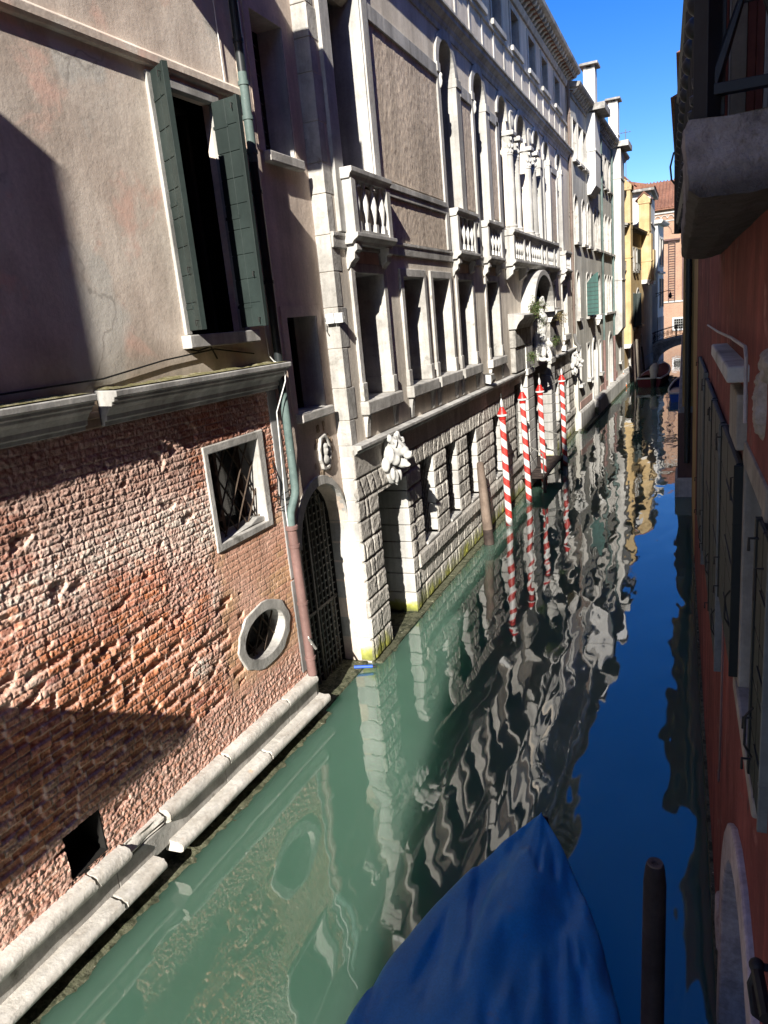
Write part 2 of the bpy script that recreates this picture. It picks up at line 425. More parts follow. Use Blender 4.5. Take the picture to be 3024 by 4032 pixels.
M['conduit'] = surf('grimy_conduit', [(.30, .26, .25), (.42, .37, .36)], 8, .2, .1, .6, ())

M['tan_pipe'] = surf('old_brown_pipe', [(.12, .09, .075), (.20, .15, .125)], 4, .25, .2, .6, ())
M['rust'] = surf('rusty_bar', [(.05, .036, .027), (.10, .07, .05)], 20, .2, 0, .85, ())
M['pale_strip'] = surf('pale_painted_strip', [(.34, .33, .31), (.46, .45, .43)], 6, .3, .3, .8, ())
M['red_strip'] = surf('dull_red_wood', [(.16, .045, .035), (.24, .075, .055)], 4, .3, .4, .8, ())
def arc(ua, ub, zs, n=14, rise=None):
    """points of an arch from its left springing to its right one"""
    r = (ub - ua) / 2; c = (ua + ub) / 2; rise = rise or r
    return [(c - r * math.cos(PI * i / n), zs + rise * math.sin(PI * i / n)) for i in range(n + 1)]

def wall(name, mat, parent, u0, u1, z0, z1, holes, depth=.35, w=0., S=1):
    """flat wall face with real openings and reveals. holes: (kind, ua, ub, za, zb); kind r or a (round head)"""
    ul = sorted({u0, u1} | {h[1] for h in holes} | {h[2] for h in holes})
    zl = sorted({z0, z1} | {h[3] for h in holes} | {h[4] for h in holes})
    ul = [a for a in ul if u0 <= a <= u1]; zl = [a for a in zl if z0 <= a <= z1]
    m = MB(S)
    for a, b in zip(ul, ul[1:]):
        for c, d in zip(zl, zl[1:]):
            uc, zc = (a + b) / 2, (c + d) / 2
            if any(h[1] < uc < h[2] and h[3] < zc < h[4] for h in holes): continue
            m.quad((w, a, c), (w, b, c), (w, b, d), (w, a, d))
    e = w - depth
    for k, a, b, c, d in holes:
        m.quad((w, a, c), (w, b, c), (e, b, c), (e, a, c))
        if k == 'r':
            m.quad((w, a, c), (e, a, c), (e, a, d), (w, a, d)); m.quad((w, b, c), (w, b, d), (e, b, d), (e, b, c))
            m.quad((w, a, d), (w, b, d), (e, b, d), (e, a, d))
        else:
            zs = d - (b - a) / 2
            p = arc(a, b, zs)
            m.quad((w, a, c), (e, a, c), (e, a, zs), (w, a, zs)); m.quad((w, b, c), (w, b, zs), (e, b, zs), (e, b, c))
            for (pa, pz), (qa, qz) in zip(p, p[1:]):
                m.quad((w, pa, pz), (w, qa, qz), (e, qa, qz), (e, pa, pz))
                m.quad((w, pa, pz), (w, qa, qz), (w, qa, d), (w, pa, d))
    me = m.build(name, mat, parent)
    return me

def surround_pts(k, a, b, c, d, t):
    t += .004; a += .004; b -= .004; d -= .004; c += .002
    if k == 'r': return [(a, c), (a, d), (b, d), (b, c)], [(a - t, c), (a - t, d + t), (b + t, d + t), (b + t, c)]
    zs = d - (b - a) / 2
    i = [(a, c)] + arc(a, b, zs) + [(b, c)]
    o = [(a - t, c)] + arc(a - t, b + t, zs) + [(b + t, c)]
    return i, o

def window(root, hole, t=.12, depth=.32, proud=.035, stone='stone', sill=(.18, .11), bars=(1, 2), frame='frame_wood', S=1, w=0., label=None, glass='glass', bev=.008, foot=0):
    """window > stone_surround, sill, pane; its own mesh is the wooden frame"""
    k, a, b, c, d = hole
    m = MB(S); f0, f1 = w - depth + .02, w - depth + .075; ft = .05
    if k == 'r':
        m.box(f0, f1, a, a + ft, c, d); m.box(f0, f1, b - ft, b, c, d); m.box(f0, f1, a + ft, b - ft, c, c + ft); m.box(f0, f1, a + ft, b - ft, d - ft, d)
    else:
        i, o = surround_pts('a', a + ft, b - ft, c + ft, d - ft, ft); m.ring(i, o, f0, f1); m.box(f0, f1, a + ft, b - ft, c, c + ft)
    for q in range(bars[0]):
        x = a + (b - a) * (q + 1) / (bars[0] + 1); m.box(f0 + .004, f1 - .004, x - .022, x + .022, c + ft, d - ft - .01)
    for q in range(bars[1]):
        z = c + (d - c) * (q + 1) / (bars[1] + 1); m.box(f0 + .008, f1 - .008, a + ft, b - ft, z - .016, z + .016)
    win = m.build('window', M[frame], root)
    if label: win['label'] = label
    p = MB(S)
    p.quad((f0 - .012, a - .02, c - .02), (f0 - .012, b + .02, c - .02), (f0 - .012, b + .02, d + .02), (f0 - .012, a - .02, d + .02))
    p.build('pane', M[glass], win)
    if t:
        i, o = surround_pts(k, a, b, c, d, t)
        r = MB(S); r.ring(i, o, w - depth + .1, w + proud)
        if foot:
            r.box(w - depth + .1, w + proud + .02, a - t - .02, a + .012, c + .006, c + foot); r.box(w - depth + .1, w + proud + .02, b - .012, b + t + .02, c + .006, c + foot)
        r.build('stone_surround', M[stone], win, bev=bev)
    if sill:
        h, out = sill
        s = MB(S); s.box(w - depth + .08, w + out, a - t - .05, b + t + .05, c - h, c + .004)
        s.build('sill', M[stone], win, bev=bev * 1.5)
    return win

def hl(h, e):   # opening left in the wall behind a surround
    return (h[0], h[1] - e, h[2] + e, h[3], h[4] + e)

BAL = [(.045, 0), (.045, .05), (.028, .06), (.022, .10), (.04, .17), (.056, .26), (.058, .31), (.045, .39), (.026, .46), (.022, .50), (.036, .53), (.036, .56)]
def balcony(root, u0, u1, zt, d=.2, groups=((0, 1, 4),), zs=6.23, label=None, consoles=2):
    """balcony > rail, pedestal, console, baluster"""
    m = MB()
    m.prismu([(-.05, zs - .14), (d - .06, zs - .14), (d - .03, zs - .10), (d + .02, zs - .07), (d + .04, zs - .05), (d + .04, zs), (-.05, zs)], u0 - .04, u1 + .04)
    b = m.build('balcony', M['stone'], root, bev=.006)
    if label: b['label'] = label
    r = MB(); h = zt - zs
    r.prismu([(d - .15, zt - .14), (d - .02, zt - .14), (d + .0, zt - .09), (d + .03, zt - .06), (d + .03, zt), (d - .16, zt)], u0 - .03, u1 + .03)
    for uu in (u0 - .028, u1 - .132):
        r.prismu([(-.02, zt - .14), (d - .15, zt - .14), (d - .15, zt - .002), (-.02, zt - .002)], uu, uu + .16)
    r.build('rail', M['stone'], b, bev=.005)
    ps = [0.] + [g for gr in groups for g in (gr[1],)]
    us = sorted({0., 1.} | {g[0] for g in groups} | {g[1] for g in groups})
    for q in us:
        x = u0 + (u1 - u0) * q
        x0 = min(max(x - .07, u0), u1 - .14)
        p = MB(); p.box(d - .14, d - .005, x0, x0 + .14, zs + .001, zt - .14)
        p.build('pedestal', M['stone'], b, bev=.005)
    for uu in (u0 + .001, u1 - .121):       # solid side cheeks back to the wall
        p = MB(); p.box(-.02, d - .141, uu, uu + .12, zs + .001, zt - .141); p.build('side_cheek', M['stone'], b)
    base = MB(); base.box(d - .125, d - .02, u0 + .14, u1 - .14, zs + .0015, zs + .05); base.build('plinth_strip', M['stone'], b)
    pr = MB()
    hh = h - .14 - .05; k = hh / .56
    for q in range(1):
        pr.lathe([(r_, z * k) for r_, z in BAL], (0, 0, 0), 10)
        pr.box(-.045, .045, -.045, .045, 0, .10 * k)
    proto = None
    for g0, g1, n in groups:
        a = u0 + (u1 - u0) * g0 + .1; c = u0 + (u1 - u0) * g1 - .1
        for q in range(n):
            x = a + (c - a) * (q + .5) / n
            if proto is None:
                o = pr.build('baluster', M['white_stone2'], b, smooth=True); proto = o
            else:
                o = proto.copy(); COL.objects.link(o); o.parent = b
            o.location = (d - .072, x, zs + .05)
    n = consoles
    for q in range(n):
        x = u0 + .02 + (u1 - u0 - .22) * q / max(1, n - 1)
        c = MB()
        c.prismu([(-.02, zs - .141), (d - .02, zs - .141), (d - .02, zs - .22), (d - .06, zs - .25), (d - .07, zs - .33), (d - .13, zs - .38), (.02, zs - .46), (-.02, zs - .46)], x, x + .18)
        c.build('console', M['stone'], b, bev=.008)
    return b
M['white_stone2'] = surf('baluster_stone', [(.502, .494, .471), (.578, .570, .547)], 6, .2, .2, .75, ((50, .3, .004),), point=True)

def grille(parent, k, a, b, c, d, w, step=.13, diag=True, r=.009, S=1, mat='iron', name='grille', both=True):
    """iron bars of one opening"""
    m = MB(S)
    def clip(p, q):
        if k != 'a' and k != 'e': return p, q
        P = [(p[0] + (q[0] - p[0]) * i / 24, p[1] + (q[1] - p[1]) * i / 24) for i in range(25)]
        rr = (b - a) / 2; cc = (a + b) / 2; zs = d - rr
        if k == 'a': P = [x for x in P if x[1] <= zs or (x[0] - cc) ** 2 + (x[1] - zs) ** 2 <= rr * rr]
        else: P = [x for x in P if ((x[0] - cc) / rr) ** 2 + ((x[1] - (c + d) / 2) / ((d - c) / 2)) ** 2 <= 1]
        return (P[0], P[-1]) if len(P) > 1 else (None, None)
    L = []
    if diag:
        s = step * 1.414; n = int((b - a + (d - c) / 1.5) / s) + 2
        sl = 1.5
        for i in range(-n, n):
            for sg in ((1, -1) if both else (1,)):
                x0 = a + i * s if sg > 0 else b - i * s
                # line u = x0 + sg*(z-c)/sl
                pts = []
                za, zb = c, d
                def zat(u): return c + (u - x0) * sg * sl
                z_a, z_b = sorted((zat(a), zat(b)))
                za, zb = max(za, z_a), min(zb, z_b)
                if zb - za > .02: L.append(((x0 + sg * (za - c) / sl, za), (x0 + sg * (zb - c) / sl, zb), sg))
    else:
        n = max(1, round((b - a) / step)); 
        for i in range(1, n): L.append(((a + (b - a) * i / n, c), (a + (b - a) * i / n, d), 1))
        n = max(1, round((d - c) / step))
        for i in range(1, n): L.append(((a, c + (d - c) * i / n), (b, c + (d - c) * i / n), -1))
    for p, q, sg in L:
        p, q = clip(p, q)
        if p is None: continue
        ww = w + sg * r * .8
        m.tube([(ww, p[0], p[1]), (ww, q[0], q[1])], r, 5)
    return m.build(name, M[mat], parent, smooth=True)

def house_body(root, u0, u1, z1, back=-9, z0=-1.2, w=-.55, mat='grey_wall', roof=True, S=1, rise=1.4, over=.0):
    """closed body of the house behind its facade sheet, and its tiled roof"""
    m = MB(S); m.box(back, w, u0 + .01, u1 - .01, z0, z1 - .02)
    o = m.build('body', M[mat], root)
    # end returns of the facade leaf
    e = MB(S)
    for a, b in ((u0, u0 + .02), (u1 - .02, u1)):
        e.quad((w - .01, a if a == u0 else b, z0), (0, a if a == u0 else b, z0), (0, a if a == u0 else b, z1), (w - .01, a if a == u0 else b, z1))
    e.quad((w - .01, u0, z1), (0, u0, z1), (0, u1, z1), (w - .01, u1, z1))
    e.build('wall_return', M[mat], root)
    if roof:
        r = MB(S)
        r.prismu([(over, z1 + .005), (back / 2, z1 + rise), (back - .2, z1 + .005)], u0, u1)
        r.build('roof', M['tiles'], root)
    return o

def chimney(root, c, sx, sy, z0, z1, mat='white_wall', cap='dark_stone', style='slab', S=1, name='chimney'):
    m = MB(S); x, y = c
    m.box(x - sx / 2, x + sx / 2, y - sy / 2, y + sy / 2, z0, z1)
    m.box(x - sx / 2 - .03, x + sx / 2 + .03, y - sy / 2 - .03, y + sy / 2 + .03, z0 + .32, z0 + .38)
    o = m.build(name, M[mat], root, bev=.01)
    k = MB(S)
    if style == 'slab':
        for a in (-1, 1):
            for b in (-1, 1): k.box(x + a * sx * .36 - .06, x + a * sx * .36 + .06, y + b * sy * .36 - .06, y + b * sy * .36 + .06, z1, z1 + .16)
        k.box(x - sx * .42, x + sx * .42, y - sy * .42, y + sy * .42, z1 - .05, z1 + .10)
        k.box(x - sx / 2 - .13, x + sx / 2 + .13, y - sy / 2 - .13, y + sy / 2 + .13, z1 + .155, z1 + .24)
        k.build('chimney_cap', M[cap], o)
    else:
        k.box(x - sx / 2 - .05, x + sx / 2 + .05, y - sy / 2 - .05, y + sy / 2 + .05, z1, z1 + .10)
        for a in (-.33, 0, .33): k.box(x + a * sx - .05, x + a * sx + .05, y - sy / 2 - .055, y - sy / 2 + .0, z1 + .13, z1 + .24)
        k.prismu([(x - sx / 2 - .06, z1 + .1), (x + sx / 2 + .06, z1 + .1), (x + sx / 2 + .06, z1 + .26), (x, z1 + .62), (x - sx / 2 - .06, z1 + .26)], y - sy / 2 - .04, y + sy / 2 + .04)
        k.build('chimney_head', M[mat], o)
        t = MB(S)
        h = .30
        t.prismu([(x - sx / 2 - .2, z1 + .17), (x - sx / 2 - .17, z1 + .25), (x, z1 + .66), (x + sx / 2 + .17, z1 + .25), (x + sx / 2 + .2, z1 + .17), (x + sx / 2 + .24, z1 + .22), (x, z1 + .75), (x - sx / 2 - .24, z1 + .22)], y - sy / 2 - .09, y + sy / 2 + .09)
        t.build('chimney_tiles', M['tiles'], o)
    return o

def pipe(root, segs, S=1, group=None):
    for pts, r, mat in segs:
        m = MB(S); m.tube(pts, r, 12)
        o = m.build('downpipe', M[mat], root, smooth=True)
        c = MB(S)
        L = Vector(pts[-1]) - Vector(pts[0])
        for q in (.12, .5, .88):
            p = Vector(pts[0]) + L * q
            if len(pts) == 2: c.tube([tuple(p - L.normalized() * .02), tuple(p + L.normalized() * .02)], r * 1.18, 12)
        if len(pts) == 2: c.each('pipe_clip', M[mat], o, smooth=True)
# ================================================================ brick house with plaster above
TH1 = .04
b1 = empty('brick_house', (-4.94, 0, 0), -TH1, 'brick house with pink plaster upper wall, green shutters and white stone plinth', 'house')

def brick_fn(U, Z):
    zw = Z + .03 * (fbm(U * .9, Z * .9, 3, 1) - .5) + .008 * (vn(U * 5, Z * 3, 9) - .5)
    ch = .069
    row = np.floor(zw / ch).astype(int); fz = zw / ch - row
    J = np.zeros(U.shape, int); du = np.zeros(U.shape)
    for r in range(row.min(), row.max() + 1):
        k = row == r
        if not k.any(): continue
        rs = np.random.RandomState(r + 500)
        ln = np.where(rs.rand(160) < .5, .125, .215) * (1 + .16 * (rs.rand(160) - .5))
        cum = np.cumsum(ln) - 3.2 - rs.rand() * .3
        x = U[k] + .010 * (vn(U[k] * 7, Z[k] * 9, 4) - .5)
        j = np.clip(np.searchsorted(cum, x), 1, 159)
        J[k] = j; du[k] = np.minimum(x - cum[j - 1], cum[j] - x)
    dz = np.minimum(fz, 1 - fz) * ch
    rg = fbm(U * 34, Z * 40, 3, 2); rg2 = fbm(U * 90, Z * 90, 2, 6)
    r1, r2, r3 = hsh(row, J), hsh(row, J, 1), hsh(row, J, 2)
    zo = lambda cu, cz, ru, rz, s=1.: np.exp(-(((U - cu) / ru) ** 2 + ((Z - cz) / rz) ** 2) ** s)
    ero = np.clip(zo(4.9, 1.75, 1.7, .55) * 1.2 + .55 * zo(3.6, 1.9, 1.2, .8), 0, 1) * sst(.25, .6, fbm(U * 1.7, Z * 2.2, 3, 5) + .12)
    new = sst(5.95, 6.15, U + .3 * (fbm(U * 2, Z * 2, 3, 8) - .5)) * sst(3.05, 2.8, Z + .2 * (vn(U * 3, Z * 3, 3) - .5)) * sst(.95, 1.15, Z)
    rub = np.clip(sst(1.35, 1.0, Z + .35 * (fbm(U * 1.4, Z * 1.4, 3, 7) - .5)) + .9 * sst(.62, .72, fbm(U * .8, Z * 1.1, 3, 12)) * sst(3.6, 2.6, Z), 0, 1)
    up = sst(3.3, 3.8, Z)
    pale = np.clip(sst(.36, .62, fbm(U * 1.1 + 3, Z * 1.3, 4, 10)) * (1 - ero) * (1 - .6 * new) * sst(1.2, 1.8, Z), 0, 1) * (.5 + .5 * r3)
    edge = np.minimum(du, dz) - .006 * (rg - .4)
    prof = sst(-.001, .010, edge)
    amp = (.0058 + .006 * r1) * (1 - .45 * new) * (1 - .55 * rub)
    miss = (ero > .25) & (r2 < .30)
    h = prof * amp * (1 + .45 * ero) + (rg - .5) * (.012 + .012 * rub + .006 * up) * (1 - .72 * new) + (rg2 - .5) * .013 * (1 - .6 * new)
    h = h - .026 * miss * sst(0, .012, edge + .004) * prof - .006 * ero + .010 * (fbm(U * 1.3, Z * 1.3, 3, 13) - .5)
    h = h - .017 * sst(.70, .75, fbm(U * 4.2, Z * 5.6, 3, 15)) * (1 - new) * (Z > 1.)
    c = np.zeros(U.shape + (3,))
    c[:] = (.50, .225, .15)
    c = mixc(c, (.55, .215, .10), sst(.35, .6, r2)); c = mixc(c, (.37, .15, .115), sst(.62, .8, r2)); c = mixc(c, (.48, .29, .21), sst(.8, .95, r2))
    c = mixc(c, (.50, .225, .13), np.clip(ero * 1.0, 0, 1) * (r3 > .2))
    c = mixc(c, (.70, .575, .51), np.clip(pale * (.55 + 1.3 * rg) + .25 * (1 - ero) * (1 - new) * sst(.45, .65, rg), 0, 1))
    c = mixc(c, (.54, .36, .215), new * (.35 + .5 * (r2 > .45)))
    c = mixc(c, (.55, .33, .24), new * sst(.5, .6, fbm(U * 2.3, Z * 2.6, 2, 20)))
    c = mixc(c, (.58, .40, .34), np.clip(rub * (.3 + .9 * rg), 0, 1) * .85)
    c = mixc(c, (.26, .14, .105), up * .6)  # shadow of the cornice painted into the top brick courses
    mort = mixc(np.zeros(U.shape + (3,)) + (.47, .39, .335), (.50, .37, .285), new)
    c = mixc(mort, 0, np.zeros(U.shape)) * (1 - prof[..., None]) + c * prof[..., None]
    c = c * (1.08 + .42 * rg[..., None])
    return h, np.clip(c * np.array((1.04, .965, .935)), 0, .85)

ext = (6.20, 7.18, 2.83, 3.87, 3.66, 4.06, .68, 1.12)
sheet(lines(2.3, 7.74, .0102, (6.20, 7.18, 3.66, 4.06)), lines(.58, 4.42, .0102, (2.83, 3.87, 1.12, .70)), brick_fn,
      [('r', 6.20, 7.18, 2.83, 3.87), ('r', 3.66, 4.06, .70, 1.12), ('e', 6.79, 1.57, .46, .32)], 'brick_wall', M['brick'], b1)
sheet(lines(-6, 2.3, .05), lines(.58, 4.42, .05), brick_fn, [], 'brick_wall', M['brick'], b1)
e = MB(); e.quad((-.45, 7.74, -1), (0.005, 7.74, -1), (0.005, 7.74, 10.5), (-.45, 7.74, 10.5)); e.build('end_return', M['plaster'], b1)
q = MB(); q.box(-.36, -.30, 3.5, 4.2, .6, 1.2); q.box(-.34, -.02, 3.60, 3.659, .66, 1.16); q.box(-.34, -.02, 4.061, 4.12, .66, 1.16); q.box(-.34, -.02, 3.6, 4.12, 1.121, 1.17); q.box(-.34, .0, 3.6, 4.12, .64, .699)
q.build('wall_cavity', M['dark_in'], b1)
house_body(b1, -6, 7.74, 10.4, mat='plaster', over=.1)
# plaster wall above
WH = ('r', 6.28, 7.20, 5.06, 7.36)
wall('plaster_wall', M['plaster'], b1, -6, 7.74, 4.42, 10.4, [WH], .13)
m = MB(); m.prismu([(-.02, 7.48), (.045, 7.49), (.065, 7.52), (.065, 7.585), (.03, 7.615), (-.02, 7.625)], -6, 7.73); m.build('string_course', M['plaster'], b1, bev=.006)
w1 = MB()
for a, b, c, d in ((6.28, 6.33, 5.06, 7.36), (7.15, 7.2, 5.06, 7.36), (6.33, 7.15, 7.31, 7.36)): w1.box(-.42, -.34, a, b, c, d)
w1 = w1.build('window', M['frame_wood'], b1)
p = MB(); p.quad((-.48, 5.6, 4.6), (-.48, 7.73, 4.6), (-.48, 7.73, 7.8), (-.48, 5.6, 7.8)); p.build('pane', M['dark_in'], w1)  # near-black sheet, paints the unlit room behind the frame
i, o = surround_pts('r', 6.281, 7.199, 5.061, 7.359, .085); r = MB(); r.ring(i, o, -.05, .03); r.build('stone_surround', M['stone'], w1, bev=.008)
s = MB(); s.box(-.3, .11, 6.14, 7.36, 4.93, 5.06); s.build('sill', M['stone'], w1, bev=.012)

def shutter(root, hinge, tip, z0, z1, boards=9, mat='shutter', th=.04, name='shutter', S=1, label=None):
    """one shutter leaf in plan from hinge (w, u) to tip, with its planked joints, edge strip and straps"""
    h = Vector((hinge[0], hinge[1], 0)); d = Vector((tip[0], tip[1], 0)) - h; L = d.length; d.normalize(); n = Vector((-d.y, d.x, 0))
    def bx(m, a0, a1, n0, n1, za, zb):
        P = [h + d * a0 + n * n0, h + d * a1 + n * n0, h + d * a1 + n * n1, h + d * a0 + n * n1]
        m.prismz([(p.x, p.y) for p in P], za, zb)
    m = MB(S); bh = (z1 - z0) / boards
    for k in range(boards):
        bx(m, 0, L, -th / 2, th / 2, z0 + k * bh + .004, z0 + (k + 1) * bh - .004)
    bx(m, .004, L - .004, -th / 2 + .008, th / 2 - .008, z0 + .002, z1 - .002)
    o = m.build(name, M[mat], root, bev=.004, label=label)
    s = MB(S)
    bx(s, L - .035, L + .006, -th / 2 - .008, th / 2 + .008, z0, z1)
    bx(s, L * .5 - .004, L * .5 + .004, -th / 2 - .002, th / 2 + .002, z0 + .003, z1 - .003)
    s.build('edge_strip', M[mat], o, bev=.003)
    k = MB(S)
    for z in (z0 + .22, (z0 + z1) / 2, z1 - .25):
        bx(k, -.01, L * .55, -th / 2 - .006, th / 2 + .006, z - .015, z + .015)
    k.each('hinge_strap', M[mat], o)
    f = MB(S)
    for z in (z0 + .09, z1 - .07, z0 + (z1 - z0) * .25):
        p = h + d * (L - .06); f.tube([(p.x, p.y, z), (p.x - n.x * .05, p.y - n.y * .05, z), (p.x - n.x * .05, p.y - n.y * .05, z - .05)], .006, 6)
    f.each('shutter_hook', M['iron'], o)
    return o
shutter(b1, (.035, 6.27), (.30, 6.13), 5.10, 7.44)
shutter(b1, (.02, 7.17), (.365, 7.13), 5.09, 7.36)

# stone cornice between brick and plaster
CP = [(-.02, 4.36), (.05, 4.36), (.055, 4.40), (.085, 4.405), (.09, 4.45), (.13, 4.50), (.17, 4.53), (.175, 4.56), (.205, 4.565), (.21, 4.60), (.245, 4.605), (.25, 4.66), (-.02, 4.67)]
for a, b in ((-6, 4.69), (4.90, 7.72)):
    m = MB(); m.prismu(CP, a, b); o = m.build('stone_cornice', M['stone'], b1, bev=.008)
    n_ = int((b - max(a, 2)) / .02)
    U = np.linspace(max(a, 2), b - .03, n_); W = np.linspace(-.02, .225, 9)
    UU, WW = np.meshgrid(U, W, indexing='ij')
    hh = 4.672 + .05 * np.clip(fbm(UU * 6, WW * 9, 4, 31) - .36, 0, 1) * sst(.235, .15, WW)
    V = np.stack([WW, UU, hh], -1).reshape(-1, 3); I, Jx = np.meshgrid(np.arange(n_ - 1), np.arange(8), indexing='ij'); A = (I * 9 + Jx).ravel()
    np_mesh('moss', np.array(V), np.stack([A, A + 9, A + 10, A + 1], -1), M['moss'], o)
m = MB(); m.box(-.2, .03, 4.70, 4.89, 4.36, 4.60); m.box(-.2, .05, 4.72, 4.87, 4.44, 4.50); m.build('brick_stub', M['tan'], b1, bev=.01)

# grilled square window and oval window
GH = ('r', 6.24, 7.14, 2.87, 3.84)
w2 = MB(); w2.box(-.30, -.26, 6.24, 6.29, 2.87, 3.84); w2.box(-.30, -.26, 7.09, 7.14, 2.87, 3.84); w2.box(-.3, -.26, 6.66, 6.71, 2.87, 3.84); w2.box(-.30, -.26, 6.29, 6.66, 3.0, 3.04)
w2 = w2.build('window', M['panel_brown'], b1, label='square barred window in a cut stone frame')
p = MB(); p.quad((-.31, 6.2, 2.8), (-.31, 7.2, 2.8), (-.31, 7.2, 3.9), (-.31, 6.2, 3.9)); p.build('pane', M['glass'], w2)
r = MB(); r.ring([(6.24, 2.87), (6.24, 3.84), (7.14, 3.84), (7.14, 2.87)], [(6.16, 2.78), (6.165, 3.93), (7.27, 3.94), (7.25, 2.79)], -.33, .025, True); r.build('stone_surround', M['old_stone'], w2, bev=.012)
r = MB(); r.prism([(6.5, 2.87), (6.9, 2.88), (7.14, 2.87), (7.14, 2.93), (7.0, 2.95), (6.85, 2.90)], -.2, -.02); r.build('broken_sill', M['stone'], w2, bev=.015)
grille(w2, 'r', 6.24, 7.14, 2.87, 3.84, -.10, .15, True, .010, mat='rust')
ov = lambda a, b, n=28, ph=0: [(6.79 + a * math.cos(2 * PI * k / n), 1.57 + b * math.sin(2 * PI * k / n) + .09 * math.cos(2 * PI * k / n) * 0) for k in range(n)]
w3 = MB(); w3.ring(ov(.41, .27), ov(.43, .29), -.28, -.22, True); w3 = w3.build('window', M['frame_wood'], b1, label='oval barred window in a cut stone ring')
p = MB(); p.prism(ov(.45, .31), -.33, -.29); p.build('pane', M['glass'], w3)
oo = [(6.79 + (.535 + .012 * math.sin(k * 2.7) + .02 * (k % 7 == 0)) * math.cos(2 * PI * k / 28), 1.57 + (.40 + .008 * math.cos(k * 1.9) + .02 * (k % 7 == 3)) * math.sin(2 * PI * k / 28)) for k in range(28)]
r = MB(); r.ring(ov(.41, .27), oo, -.3, .022, True); r.build('stone_surround', M['old_stone'], w3, bev=.012)
grille(w3, 'e', 6.38, 7.20, 1.30, 1.84, -.10, .16, True, .012, mat='rust')

# plinth: two rolled mouldings of white stone with a flat band between
def roll(u0, u1, wc, zc, r, back, rag=0):
    n = max(4, int((u1 - u0) / .045)); pr = []
    for k in range(11):
        a = -PI * .55 + PI * 1.15 * k / 10
        pr.append((wc + r * math.cos(a), zc + r * math.sin(a)))
    pr = [(back, pr[0][1])] + pr + [(back, pr[-1][1] + .02)]
    U = np.linspace(u0, u1, n + 1); V = []; N = len(pr)
    for iu, u in enumerate(U):
        for kk, (a, b) in enumerate(pr):
            j = (vn(np.array(u * 5.), np.array(kk * .7), 41) - .5) * (.014 + rag) if 0 < kk < N - 1 else 0
            e = (iu == 0) * .025 * random.random() - (iu == n) * .025 * random.random()
            V.append((a + j, u + e, b + j * .6))
    F = [(x * N + k, x * N + (k + 1) % N, (x + 1) * N + (k + 1) % N, (x + 1) * N + k) for x in range(n) for k in range(N)]
    mm = MB(); mm.add(V, F + [tuple(range(N)), tuple(range(n * N, n * N + N))]); return mm
def stones(a, b, L):
    out = []; x = a
    while x < b - .3:
        y = min(b, x + L * random.uniform(.8, 1.25)); y = b if b - y < .35 else y
        out.append((x + .003, y - .003)); x = y
    return out
for seg in ((-6, 1.5), (1.5, 4.20), (4.70, 7.62)):
    for a, b in stones(*seg, 1.15): roll(a, b, .06, .575, .075, -.03).build('plinth_moulding', M['plinth'], b1, smooth=True)
roll(4.22, 4.69, .005, .56, .06, -.03, .07).build('broken_moulding', M['plinth'], b1, smooth=True)
for seg in ((-6, 1.2), (1.2, 4.50), (4.70, 7.74)):
    for a, b in stones(*seg, 1.5): roll(a, b, .155, .245, .062, -.03).build('plinth_moulding', M['plinth'], b1, smooth=True)
for a, b in stones(-6, 7.66, 1.3):
    m = MB(); m.box(-.2, .062, a, b, .27, .50); m.build('plinth_band', M['old_stone'], b1, bev=.008)
m = MB(); m.box(-.5, .0, -6, 7.7, -1.2, .30); m.build('footing', M['dark_in'], b1)

def ledge(root, u0, u1, w0, w1, seed, z0=.045, z1=-.10, S=1):
    n = int((u1 - u0) / .03); k = 14
    UU, T_ = np.meshgrid(np.linspace(u0, u1, n), np.linspace(0, 1, k), indexing='ij')
    WW = w0 + (w1 - w0) * T_ + .05 * (fbm(UU * 2.5, T_ * 2, 3, seed) - .5)
    ZZ = z0 + (z1 - z0) * T_ ** 1.5 + .05 * (fbm(UU * 9, T_ * 4, 4, seed + 3) - .5)
    A = (np.arange(n - 1)[:, None] * k + np.arange(k - 1)[None, :]).ravel()
    return np_mesh('algae_ledge', np.stack([WW * S, UU, ZZ], -1).reshape(-1, 3), np.stack([A, A + k, A + k + 1, A + 1], -1), M['algae'], root)
ledge(b1, -6, 7.75, -.02, .46, 50)

# rain pipe, cables, corner strip
pipe(b1, [([(.09, 7.70, 10.3), (.09, 7.70, 7.75)], .05, 'dark_pipe'), ([(.09, 7.70, 7.75), (.09, 7.70, 6.85)], .052, 'green_pipe'), ([(.09, 7.70, 6.85), (.09, 7.70, 4.30)], .05, 'dark_pipe'),
          ([(.09, 7.70, 4.30), (.09, 7.705, 3.16), (.09, 7.69, 3.06), (.08, 7.55, 2.86), (.08, 7.53, 2.76), (.08, 7.53, 2.66)], .052, 'green_pipe'),
          ([(.08, 7.53, 2.68), (.08, 7.57, .66)], .062, 'brown_pipe')])
m = MB(); m.lathe([(.07, 0), (.08, .01), (.08, .05), (.07, .06)], (.08, 7.53, 2.64), 14); m.build('pipe_collar', M['brown_pipe'], b1, smooth=True)
m = MB(); m.box(-.05, .016, 7.47, 7.66, 2.0, 4.36); m.box(-.05, .018, 7.46, 7.6, .72, 1.98); m.build('corner_strip', M['concrete'], b1, bev=.01)
m = MB(); m.tube([(.03, 7.60, 4.75), (.05, 7.66, 4.68), (.20, 7.64, 4.64), (.21, 7.60, 4.45), (.10, 7.50, 4.1), (.06, 7.52, 3.4), (.06, 7.48, 2.9), (.05, 7.50, 2.2), (.05, 7.52, 1.3), (.12, 7.52, 1.22), (.17, 7.50, 1.12)], .007, 6)
m.tube([(.02, 7.42, 10), (.02, 7.45, 7.2), (.02, 7.5, 6.2), (.03, 7.58, 5.2), (.03, 7.60, 4.75)], .005, 5); m.build('white_cable', M['cable_w'], b1, smooth=True)
